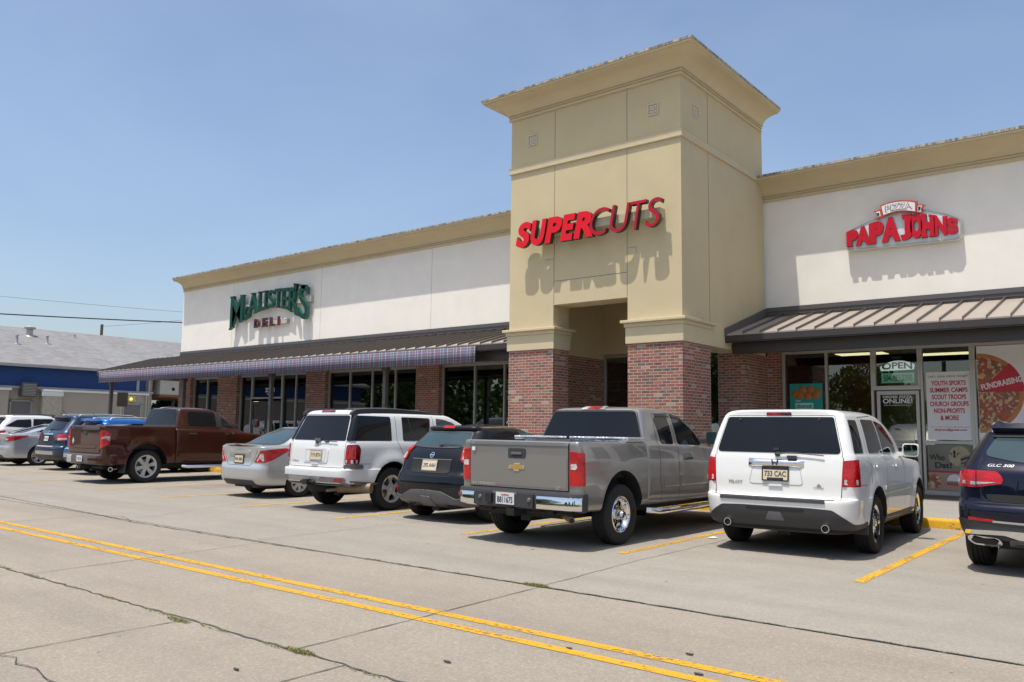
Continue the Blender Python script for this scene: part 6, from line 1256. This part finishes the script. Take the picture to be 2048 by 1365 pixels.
# --- small black crossover ----------------------------------------------------------------
def crossover():
    root = vehicle('parked_crossover', -9.47, 10.3, 0, 'small rounded black crossover squeezed between the white SUV and grey pickup', 'car')
    pm = car_paint('black_paint', (.003, .0035, .0045), .0, .0, .3, .01, 1.38)
    rows = [(.24,.24,.05,-.4,2.8), (.26,.26,.72,-.55,3.0,.25,.4), (.33,.32,.83,-.68,3.15,.28,.5), (.44,.44,.865,-.75,3.25,.3,.6,.10), (.60,.60,.88,-.77,3.28,.3,.6,.12), (.73,.74,.88,-.74,3.28,.3,.6,.12), (.82,.84,.87,-.67,3.25,.28,.6,.10), (.98,.96,.86,-.63,3.15,.28,.55,.10), (1.10,1.03,.83,-.57,2.95,.28,.5,.10), (1.18,1.10,.79,-.50,2.2,.26,.4,.10), (1.22,1.17,.76,-.46,1.95,.24,.3,.10), (1.32,1.32,.71,-.35,1.7,.22,.3,.10), (1.44,1.44,.65,-.20,1.3,.2,.3,.10), (1.49,1.50,.60,-.17,1.1,.18,.3,.09), (1.515,1.535,.53,-.14,.95,.2,.3,.08), (1.53,1.56,.40,-.05,.8,.25,.3), (1.535,1.575,.05,.15,.5)]
    b = Body(rows, arches=[(0, .37, .40), (2.53, .37, .40)], flare=(.045, .16)); b.mesh('body', pm, root, cutw=.55, low=.30)
    b.patch('R', rnd([(-.62, 1.205, .08), (-.3, 1.18, .1), (.3, 1.18, .1), (.62, 1.205, .08), (.50, 1.43, .05), (-.50, 1.43, .05)], .06), M['cglass2'], 'rear_window', root, .006)
    b.seam('R', rnd([(-.62, 1.205, .08), (-.3, 1.18, .1), (.3, 1.18, .1), (.62, 1.205, .08), (.50, 1.43, .05), (-.50, 1.43, .05)], .06), root, .02, M['dplastic'], 'window_seal', .008, closed=True)
    b.bar(-.60, .60, 1.45, 1.515, pm, 'roof_spoiler', root, .0, .05); b.patch('R', rnd([(-.13, 1.472), (.13, 1.472), (.12, 1.50), (-.12, 1.50)], .01), M['lens_red'], 'brake_light', root, .056, .02)
    b.seam('R', [(-.62, 1.19), (-.56, 1.05), (-.52, .80), (-.44, .735), (.44, .735), (.52, .80), (.56, 1.05), (.62, 1.19)], root, .008)
    b.patch('R', rnd([(-.44, .80, .04), (-.36, .775, .03), (.36, .775, .03), (.44, .80, .04), (.43, .98, .03), (-.43, .98, .03)], .03), M['black'], 'plate_recess', root, .006)
    b.seam('R', [(-.44, .99), (.44, .99)], root, .012, M['gplastic'], 'trim_lip', .012)
    plate(b, 0, .895, '292 AAH', root, mat='plate_gold', frame='alu', off=.016)
    ring_text(b, 0, 1.055, .045, M['chrome'], root)
    for sd in (1, -1):
        q = [(.60, 1.0), (.65, .955), (.82, .97), (.88, 1.05), (.74, 1.13), (.61, 1.21), (.55, 1.19), (.60, 1.09)]; c = [(.63, 1.0), (.70, .98), (.80, 1.0), (.82, 1.05), (.68, 1.09), (.64, 1.08)]
        fo = [(.52+.5*0, .40), (.95, .42), (.97, .56), (.62, .57), (.34, .545)]; fg = [(.68, .445), (.77, .445), (.77, .535), (.68, .535)]; low = [(0, .25), (.55, .25), (1.0, .30), (1.25, .36), (1.2, .44), (.60, .395), (.34, .50), (0, .515)]
        if sd < 0: q, c, fo, fg, low = [[(-a, z) for a, z in reversed(k)] for k in (q, c, fo, fg, low)]
        t = b.patch('R', rnd(q, .03), M['lens_red'], 'tail_light', root, .018, .02, .05)[0]; b.patch('R', rnd(c, .02), M['lens_clear'], 'lamp_lens', t, .023, .008)
        b.patch('R', rnd(fo, .03), M['black'], 'bumper_mesh', root, .006); b.patch('R', rnd(fg, .035, 5), M['lens_red'], 'fog_lamp', root, .018, .015)
        b.patch('R', rnd(low, .03), M['gplastic'], 'lower_bumper', root, .022, .04, .06)
    b.patch('R', rnd([(-.16, .28), (.16, .28), (.10, .42), (-.10, .42)], .02), M['gplastic'], 'bumper_fin', root, .04, .03)
    exhaust(root, -.32, -.66, .27, .03, .3, 'rust')
    b.patch('S', rnd([(.06, 1.28), (.75, 1.22), (.75, 1.42), (.55, 1.46), (.20, 1.42)], .04), M['cglass'], 'side_window', root, .004, both=True); b.patch('S', rnd([(.82, 1.21), (1.55, 1.18), (1.50, 1.24), (1.15, 1.42), (.82, 1.47)], .04), M['cglass2'], 'side_window', root, .004, both=True)
    b.seam('S', [(.30, .60), (.20, 1.0), (.10, 1.25)], root, .007, both=True); b.seam('S', [(.8, .35), (.80, 1.2)], root, .007, both=True)
    wiper(b, [(.08, 1.20), (.20, 1.225), (.50, 1.205)], root, .08, 1.20); mirror(root, .98, 1.65, 1.13, pm, .18, .12, .14)
    wheels(root, 2.53, .765, .33, .215, .225, 'five', M['alloy']); underbody(root, .5, -.5, 2.8, .22)
crossover()

# --- silver sedan -----------------------------------------------------------------------
def sedan_rows(yr, yf, wb, W, zd, zroof, belt, gy0, gy1, wy0, wy1):
    """gy0/gy1: backlight bottom/top y; wy0/wy1: windscreen bottom/top y"""
    return [(.22,.22,.05,yr+.5,yf-.5), (.24,.24,W-.10,yr+.22,yf-.2,.25,.4), (.30,.28,W-.03,yr+.08,yf-.06,.28,.5), (.42,.40,W-.008,yr+.01,yf,.28,.5,.06), (.58,.56,W,yr,yf,.26,.5,.06), (.66,.66,W,yr+.02,yf,.24,.5,.06), (.72,.72,W-.002,yr+.05,yf-.02,.2,.5,.05), (.88,.80,W-.01,yr+.06,yf-.10,.18,.5,.05), (zd-.06,.86,W-.03,yr+.04,yf-.25,.16,.4,.05), (zd-.015,.91,W-.05,yr+.03,wy0+.5,.15,.35,.05), (zd,.95,W-.065,yr+.06,wy0+.08,.14,.3,.05),
            (zd+.03,belt,W-.085,gy0-.02,wy0,.15,.3,.08), ((zd+zroof)/2,(belt+zroof)/2,W-.16,(gy0+gy1)/2,(wy0+wy1)/2,.2,.3,.08), (zroof-.08,zroof-.08,W-.225,gy1-.04,wy1+.10,.2,.3,.06), (zroof-.035,zroof-.03,W-.28,gy1+.07,wy1-.05,.2,.3,.05), (zroof-.012,zroof-.006,W-.38,gy1+.20,wy1-.2,.2,.3), (zroof-.002,zroof+.004,.05,gy1+.5,wy1-.5)]
def silver_sedan():
    root = vehicle('parked_sedan', -15.42, 10.95, 0, 'silver sedan with small boot spoiler, left of the long white SUV', 'car')
    pm = car_paint('silver_metallic', (.52, .53, .53), .55, .08, .36)
    b = Body(sedan_rows(-1.0, 3.45, 2.6, .845, 1.07, 1.49, .98, -.46, .28, 2.15, 1.35), arches=[(0, .33, .355), (2.6, .33, .355)], flare=(.012, .10)); b.mesh('body', pm, root, cutw=.58, low=.265)
    b.patch('R', rnd([(-.62, 1.115, .05), (.62, 1.115, .05), (.50, 1.42, .08), (-.50, 1.42, .08)], .06), M['cglass2'], 'rear_window', root, .006, both=False)
    b.seam('R', rnd([(-.64, 1.105, .05), (.64, 1.105, .05), (.515, 1.435, .08), (-.515, 1.435, .08)], .06), root, .018, M['dplastic'], 'window_seal', .005, closed=True)
    b.seam('R', [(-.66, 1.06), (-.60, .98), (-.46, .73), (-.40, .675), (.40, .675), (.46, .73), (.60, .98), (.66, 1.06)], root, .008)
    sp = MB(); n = 15
    for i in range(n):
        x = -.66+1.32*i/(n-1); bow = -.98+.10*(x/.66)**2; dz = -.03*(x/.66)**4; sp.v += [(x, bow, 1.085+dz), (x, bow-.02, 1.112+dz), (x, bow+.06, 1.122+dz), (x, bow+.17, 1.075+dz)]
    sp.f = [(4*i+j, 4*i+(j+1) % 4, 4*i+4+(j+1) % 4, 4*i+4+j) for i in range(n-1) for j in range(4)]+[(0, 1, 2, 3), tuple(4*(n-1)+j for j in (3, 2, 1, 0))]; sp.m = [0]*len(sp.f); so_ = sp.build('boot_spoiler', pm, root, 40); MB().box(-.10, .10, -1.006, -.998, 1.088, 1.104).build('brake_light', M['lens_dkred'], so_)
    b.patch('R', rnd([(-.40, .925), (.40, .925), (.38, .985), (-.38, .985)], .025), pm, 'boot_trim', root, .025, .025); ring_text(b, 0, .955, .032, M['chrome'], root); b.text('R', 'S V', .50, .57, .89, .915, M['chrome'], root, .03); b.text('R', 'VERSA', -.58, -.47, .925, .95, M['chrome'], root, .03)
    plate(b, 0, .80, '996 BBA', root, mat='plate_gold', frame='black_ink', off=.015)
    for sd in (1, -1):
        q = [(.52, .74), (.80, .74), (.98, .80), (1.40, 1.0), (1.30, 1.03), (.86, 1.0), (.70, .985)]; c = [(.60, .765), (.78, .765), (.76, .93), (.70, .93)]; dk = [(0, .26), (.62, .26), (.52, .375), (0, .38)]
        if sd < 0: q, c, dk = [[(-a, z) for a, z in reversed(k)] for k in (q, c, dk)]
        t = b.patch('R', rnd(q, .02), M['lens_red'], 'tail_light', root, .012, .015, .05)[0]; b.patch('R', rnd(c, .02), M['lens_clear'], 'reverse_lamp', t, .016, .006); b.patch('R', rnd(dk, .02), M['dplastic'], 'lower_bumper', root, .010, .02)
    b.patch('S', rnd([(.0, 1.12), (.78, 1.08), (.80, 1.38), (.35, 1.35)], .04), M['cglass'], 'side_window', root, .004, both=True); b.patch('S', rnd([(.86, 1.07), (1.75, 1.02), (1.35, 1.32), (.88, 1.39)], .04), M['cglass'], 'side_window', root, .004, both=True)
    b.seam('S', [(.45, .40), (.35, .8), (-.05, 1.10)], root, .007, both=True); b.seam('S', [(.83, .3), (.83, 1.08)], root, .007, both=True); handle(b, .30, .92, pm, root)
    MB().tube([(.0, .45, 1.485), (.0, .33, 1.53)], .004, 5).box(-.03, .03, .42, .52, 1.475, 1.50).build('antenna', M['dplastic'], root)
    wheels(root, 2.6, .74, .312, .185, .218, 'cover', M['alloy']); underbody(root, .5, -.7, 3.0, .20); exhaust(root, .40, -.85, .24, .025, .3, 'rust'); mirror(root, .95, 1.75, 1.05, pm, .18, .12, .13)
silver_sedan()

# --- dark blue luxury SUV cut by the right edge --------------------------------------------
def blue_suv():
    root = vehicle('parked_suv', -1.06, 11.1, 0, 'dark navy SUV with chrome rear skirt and oval exhaust, cut off by the right edge', 'suv')
    pm = car_paint('navy_metallic', (.003, .005, .018), .2, .1, .28, .01, 1.42)
    rows = [(.30,.30,.05,-.5,3.2), (.31,.31,.74,-.66,3.4,.25,.4), (.36,.34,.86,-.80,3.6,.28,.5), (.46,.44,.915,-.88,3.7,.3,.6,.10), (.58,.58,.94,-.90,3.75,.3,.6,.12), (.68,.70,.945,-.90,3.76,.3,.6,.12), (.735,.76,.945,-.88,3.76,.3,.6,.12), (.78,.80,.94,-.83,3.74,.28,.6,.12), (.95,.93,.935,-.82,3.68,.28,.6,.12), (1.08,1.02,.915,-.80,3.5,.28,.5,.12), (1.16,1.10,.89,-.75,2.55,.28,.4,.12), (1.21,1.15,.865,-.70,2.3,.27,.3,.12), (1.35,1.35,.80,-.53,1.95,.25,.3,.12), (1.48,1.48,.73,-.37,1.6,.22,.3,.12), (1.54,1.545,.69,-.30,1.4,.2,.3,.10), (1.58,1.59,.62,-.28,1.2,.2,.3,.08), (1.605,1.62,.50,-.20,1.0,.25,.3), (1.62,1.645,.05,.1,.6)]
    b = Body(rows, arches=[(0, .38, .43), (2.873, .38, .43)], flare=(.02, .12)); b.mesh('body', pm, root, cutw=.58, low=.35)
    b.patch('R', rnd([(-.66, 1.27, .08), (-.3, 1.20, .1), (.3, 1.20, .1), (.66, 1.27, .08), (.56, 1.47, .04), (-.56, 1.47, .04)], .06), M['cglass2'], 'rear_window', root, .006)
    b.patch('R', rnd([(-.60, 1.50), (.60, 1.50), (.54, 1.575), (-.54, 1.575)], .03), pm, 'roof_spoiler', root, .10, .10); b.patch('R', rnd([(-.60, 1.465), (.60, 1.465), (.59, 1.505), (-.59, 1.505)], .02), M['black'], 'spoiler_shadow_strip', root, .02, .02)  # black strip below the spoiler paints in the shade under its overhang
    b.seam('R', [(-.67, 1.25), (-.705, 1.10), (-.66, .84), (-.60, .765), (.60, .765), (.66, .84), (.705, 1.10), (.67, 1.25)], root, .010)
    b.patch('R', rnd([(-.58, .775, .06), (.58, .775, .06), (.63, .86, .04), (-.63, .86, .04)], .05), M['black'], 'gate_recess', root, .005)
    for sd in (1, -1):
        q = [(-1.03, .93), (-.72, .925), (-.45, .975), (-.44, 1.03), (-.50, 1.10), (-.76, 1.105), (-1.0, 1.10)]; c = [(-1.0, .965), (-.73, .95), (-.50, .985), (-.72, .985), (-1.0, 1.0)]
        rf = [(-.80, .575), (-.55, .57), (-.53, .595), (-.80, .61)]; ex = [(-.78, .34), (-.52, .34), (-.46, .375), (-.50, .42), (-.78, .43), (-.83, .39)]; exi = [(-.745, .36), (-.54, .36), (-.50, .38), (-.53, .405), (-.745, .41), (-.78, .385)]
        if sd > 0: q, c, rf, ex, exi = [[(-a, z) for a, z in reversed(k)] for k in (q, c, rf, ex, exi)]
        t = b.patch('R', rnd(q, .03), M['lens_red'], 'tail_light', root, .014, .02, .05)[0]; b.patch('R', rnd(c, .01), M['lens_clear'], 'reverse_lamp', t, .019, .006); b.seam('R', [((-.705 if sd < 0 else .705), .93), ((-.71 if sd < 0 else .71), 1.10)], t, .010, off=.02)
        b.patch('R', rnd(rf, .01), M['lens_red'], 'bumper_reflector', root, .016, .01); e = b.patch('R', rnd(ex, .03), M['chrome'], 'exhaust_tip', root, .045, .05)[0]; b.patch('R', rnd(exi, .02), M['black'], 'exhaust_bore', e, .047, .004)
    b.patch('R', rnd([(-1.25, .38), (1.25, .38), (1.25, .56), (.9, .58), (-.9, .58), (-1.25, .56)], .03), M['dplastic'], 'lower_bumper', root, .010, .02); b.seam('R', [(-.55, .575), (0, .565), (.55, .575)], root, .022, M['alu'], 'bumper_strip', .016)
    b.patch('R', rnd([(-.86, .43), (-.44, .445), (-.30, .41), (.30, .41), (.44, .445), (.86, .43), (.84, .475), (.40, .49), (-.40, .49), (-.84, .475)], .02), M['chrome'], 'skid_trim', root, .03, .03); b.patch('R', rnd([(-.42, .31), (.42, .31), (.40, .40), (-.40, .40)], .02), M['gplastic'], 'skid_plate', root, .02, .03)
    b.text('R', 'GLC 300', -.60, -.34, 1.150, 1.18, M['chrome'], root, .02, .3); b.text('R', '4MATIC', -.46, -.37, .805, .825, M['chrome'], root, .02); ring_text(b, 0, 1.08, .05, M['chrome'], root, bar=False); plate(b, 0, .93, '104 CPD', root, mat='plate_gold', off=.02)
    rail(root, .60, -.22, 1.5, 1.585, .05, M['alloy'], .018)
    b.patch('S', rnd([(-.32, 1.24), (.35, 1.20), (.40, 1.46), (-.05, 1.44)], .04), M['cglass'], 'side_window', root, .004, both=True); b.patch('S', rnd([(.42, 1.20), (1.1, 1.18), (1.1, 1.50), (.46, 1.48)], .04), M['cglass'], 'side_window', root, .004, both=True); b.patch('S', rnd([(1.17, 1.18), (2.0, 1.16), (1.6, 1.42), (1.17, 1.50)], .04), M['cglass'], 'side_window', root, .004, both=True)
    wheels(root, 2.873, .80, .365, .235, .235, 'five', M['alloy']); underbody(root, .55, -.55, 3.2, .26); mirror(root, 1.03, 1.9, 1.15, pm)
blue_suv()

# --- vehicles farther left ----------------------------------------------------------------
def hatch_suv(name, x, y, label, col, W, H, L0, wb, belt, opts):
    root = vehicle(name, x, y, 0, label, 'suv'); pm = car_paint(name+'_paint', col, opts.get('metal', .3), .08, .3); o = opts; k = H-1.72; yr = L0
    rows = [(.30,.30,.05,yr+.4,wb+.3), (.31,.31,W-.14,yr+.22,wb+.6,.22,.4), (.38,.36,W-.04,yr+.08,wb+.8,.26,.5), (.50,.46,W-.01,yr,wb+.9,.28,.6,.09), (.66,.62,W,yr-.01,wb+.93,.28,.6,.1), (.74,.74,W,yr+.01,wb+.93,.26,.6,.1), (.78,.78,W-.003,yr+.07,wb+.92,.24,.6,.1), (.98,.92,W-.008,yr+.09,wb+.86,.22,.6,.1), (1.12,1.0,W-.02,yr+.12,wb+.7,.22,.5,.1), (belt-.04,1.08,W-.05,yr+.16,wb-.2,.22,.4,.1), (belt,1.13,W-.07,yr+.19,wb-.45,.22,.3,.1), (belt+.18,belt+.18,W-.13,yr+.33,wb-.8,.2,.3,.1), (1.58+k,1.58+k,W-.20,yr+.48,wb-1.25,.2,.3,.1), (1.65+k,1.65+k,W-.24,yr+.50,wb-1.5,.2,.3,.08), (1.69+k,1.69+k,W-.32,yr+.53,wb-1.7,.2,.3), (1.71+k,1.715+k,W-.45,yr+.65,wb-1.9), (1.72+k,1.73+k,.05,yr+1.0,wb-2.1)]
    b = Body(rows, sub=3, arches=[(0, .40, .42), (wb, .40, .42)], flare=(.02, .12)); b.mesh('body', pm, root, cutw=.6, low=.35)
    zt = 1.575+k
    b.patch('R', rnd([(-.68, belt+.02), (.68, belt+.02), (.56, zt), (-.56, zt)], .07), M['cglass'], 'rear_window', root, .006)
    b.patch('R', rnd([(-.60, zt+.015), (.60, zt+.015), (.55, zt+.085), (-.55, zt+.085)], .03), pm, 'roof_spoiler', root, .12, .12); b.patch('R', rnd([(-.16, zt+.03), (.16, zt+.03), (.15, zt+.055), (-.15, zt+.055)], .01), M['lens_dkred'], 'brake_light', root, .128, .01)
    b.seam('R', [(-.72, belt), (-.74, 1.0), (-.66, .78), (.66, .78), (.74, 1.0), (.72, belt)], root, .009)
    for sd in (1, -1):
        q = o['lamp']; c = o['clear']
        if sd < 0: q, c = [[(-a, z) for a, z in reversed(t)] for t in (q, c)]
        t = b.patch('R', rnd(q, .03), M['lens_red'], 'tail_light', root, .014, .02, .06)[0]; b.patch('R', rnd(c, .02), M['lens_clear'], 'reverse_lamp', t, .019, .006)
    b.patch('R', rnd([(-.38, 1.12), (.38, 1.12), (.37, 1.165), (-.37, 1.165)], .02), M['chrome'], 'tailgate_trim', root, .02, .02); ring_text(b, 0, 1.21, .045, M['chrome'], root)
    b.patch('R', rnd([(-.37, .91), (.37, .91), (.37, 1.11), (-.37, 1.11)], .03), M['black'], 'plate_recess', root, .005); plate(b, 0, 1.0, '581 ALD', root, off=.016)
    b.patch('R', rnd([(-1.2, .34), (1.2, .34), (1.2, .46), (.62, .50), (-.62, .50), (-1.2, .46)], .03), M['dplastic'], 'lower_bumper', root, .01, .02); b.patch('R', rnd([(-.66, .50), (.66, .50), (.60, .60), (-.60, .60)], .02), M['alu'], 'skid_plate', root, .018, .02); b.patch('R', rnd([(-.6, .735), (.6, .735), (.58, .76), (-.58, .76)], .01), M['alu'], 'bumper_step', root, .02, .02)
    y0 = yr+.62
    b.patch('S', rnd([(yr+.42, belt+.05), (.30, belt), (.32, zt-.02), (yr+.85, zt-.05)], .05), M['cglass'], 'side_window', root, .004, both=True); b.patch('S', rnd([(.37, belt), (1.15, belt-.01), (1.12, zt), (.39, zt-.01)], .04), M['cglass'], 'side_window', root, .004, both=True); b.patch('S', rnd([(1.22, belt-.01), (wb-.75, belt-.03), (wb-1.15, zt-.14), (1.2, zt)], .04), M['cglass'], 'side_window', root, .004, both=True)
    b.seam('S', [(.34, .5), (.34, belt)], root, .008, both=True); b.seam('S', [(1.18, .45), (1.18, belt)], root, .008, both=True); handle(b, .95, 1.05, pm, root)
    rail(root, W-.33, y0+.1, wb-1.15, H-.04, .055, M[o.get('rail', 'alloy')], .02)
    if o.get('ant'): MB().tube([(0, y0+.05, H-.02), (0, y0-.12, H+.16)], .006, 5).build('antenna', M['black'], root)
    wiper(b, [(0, belt+.03), (.2, belt+.05), (.5, belt+.035)], root, 0, belt+.03)
    wheels(root, wb, W-.13, .365, .235, .24, o.get('wheel', 'five'), M['alloy']); underbody(root, .6, -.6, wb+.4, .28); mirror(root, W+.08, wb-.9, belt, pm)
    return root
hatch_suv('parked_suv', -25.3, 11.8, 'bright blue SUV mostly hidden behind the brown pickup bed', (.01, .13, .42), .92, 1.66, -.95, 2.66, 1.18, dict(metal=.4, ant=True, lamp=[(.74, .95), (1.1, .98), (1.12, 1.15), (.76, 1.13)], clear=[(.78, .97), (.95, .98), (.95, 1.02), (.78, 1.01)]))
hatch_suv('parked_suv', -28.35, 12.3, 'dark slate blue SUV with silver roof rails, between the bright blue SUV and silver sedan', (.025, .045, .085), .975, 1.77, -1.05, 2.9, 1.25, dict(metal=.4, ant=True, lamp=[(.60, 1.02), (.78, .93), (1.25, .98), (1.32, 1.16), (.62, 1.13)], clear=[(.72, .95), (1.2, .99), (1.2, 1.03), (.70, 1.02)]))
hatch_suv('parked_suv', -35.6, 13.0, 'white SUV with black roof rails at the far left edge behind the silver sedan', (.62, .63, .64), .95, 1.80, -1.05, 2.8, 1.30, dict(metal=0., rail='dplastic', lamp=[(.74, .95), (1.05, .98), (1.05, 1.2), (.76, 1.18)], clear=[(.78, .97), (.95, .98), (.95, 1.02), (.78, 1.01)]))
def far_sedan():
    root = vehicle('parked_sedan', -32.2, 12.3, 0, 'swoopy silver sedan with narrow red tail lights at the left edge of the row', 'car')
    pm = car_paint('light_silver_metallic', (.46, .48, .50), .55, .08, .34)
    b = Body(sedan_rows(-1.06, 3.75, 2.8, .915, 1.10, 1.475, 1.0, -.60, .45, 2.2, 1.35), sub=3, arches=[(0, .36, .375), (2.8, .36, .375)], flare=(.015, .12)); b.mesh('body', pm, root, cutw=.6, low=.265)
    b.patch('R', rnd([(-.66, 1.145, .05), (.66, 1.145, .05), (.52, 1.41, .08), (-.52, 1.41, .08)], .06), M['cglass'], 'rear_window', root, .006)
    b.seam('R', [(-.68, 1.08), (-.60, .96), (-.48, .74), (.48, .74), (.60, .96), (.68, 1.08)], root, .008)
    for sd in (1, -1):
        q = [(.50, .90), (.72, .84), (.95, .87), (1.42, 1.03), (1.38, 1.055), (.95, 1.03), (.60, .99)]; c = [(.54, .90), (.70, .87), (.78, .93), (.58, .96)]
        if sd < 0: q, c = [[(-a, z) for a, z in reversed(t)] for t in (q, c)]
        t = b.patch('R', rnd(q, .015), M['lens_red'], 'tail_light', root, .012, .015, .05)[0]; b.patch('R', rnd(c, .015), M['lens_clear'], 'reverse_lamp', t, .016, .006)
    plate(b, 0, .84, '417 BRC', root, off=.015); b.patch('R', rnd([(-.5, .26), (.5, .26), (.45, .38), (-.45, .38)], .02), M['dplastic'], 'lower_bumper', root, .01, .02)
    b.patch('S', rnd([(-.12, 1.18), (.78, 1.12), (.80, 1.38), (.35, 1.37)], .03), M['cglass'], 'side_window', root, .004, both=True); b.patch('S', rnd([(.86, 1.11), (1.85, 1.04), (1.40, 1.31), (.88, 1.39)], .04), M['cglass'], 'side_window', root, .004, both=True)
    b.seam('S', [(-.9, .96), (.3, 1.0), (1.6, .97)], root, .010, pm, 'crease', .004, both=True); b.seam('S', [(.42, .40), (.36, .8), (-.05, 1.14)], root, .007, both=True); b.seam('S', [(.83, .3), (.83, 1.1)], root, .007, both=True); handle(b, .28, .95, pm, root)
    MB().tube([(0, .55, 1.47), (0, .45, 1.50)], .02, 6).build('antenna', M['dplastic'], root)
    wheels(root, 2.8, .80, .335, .215, .245, 'split5', M['alloy']); underbody(root, .55, -.7, 3.2, .20); mirror(root, 1.0, 1.85, 1.06, pm)
far_sedan()
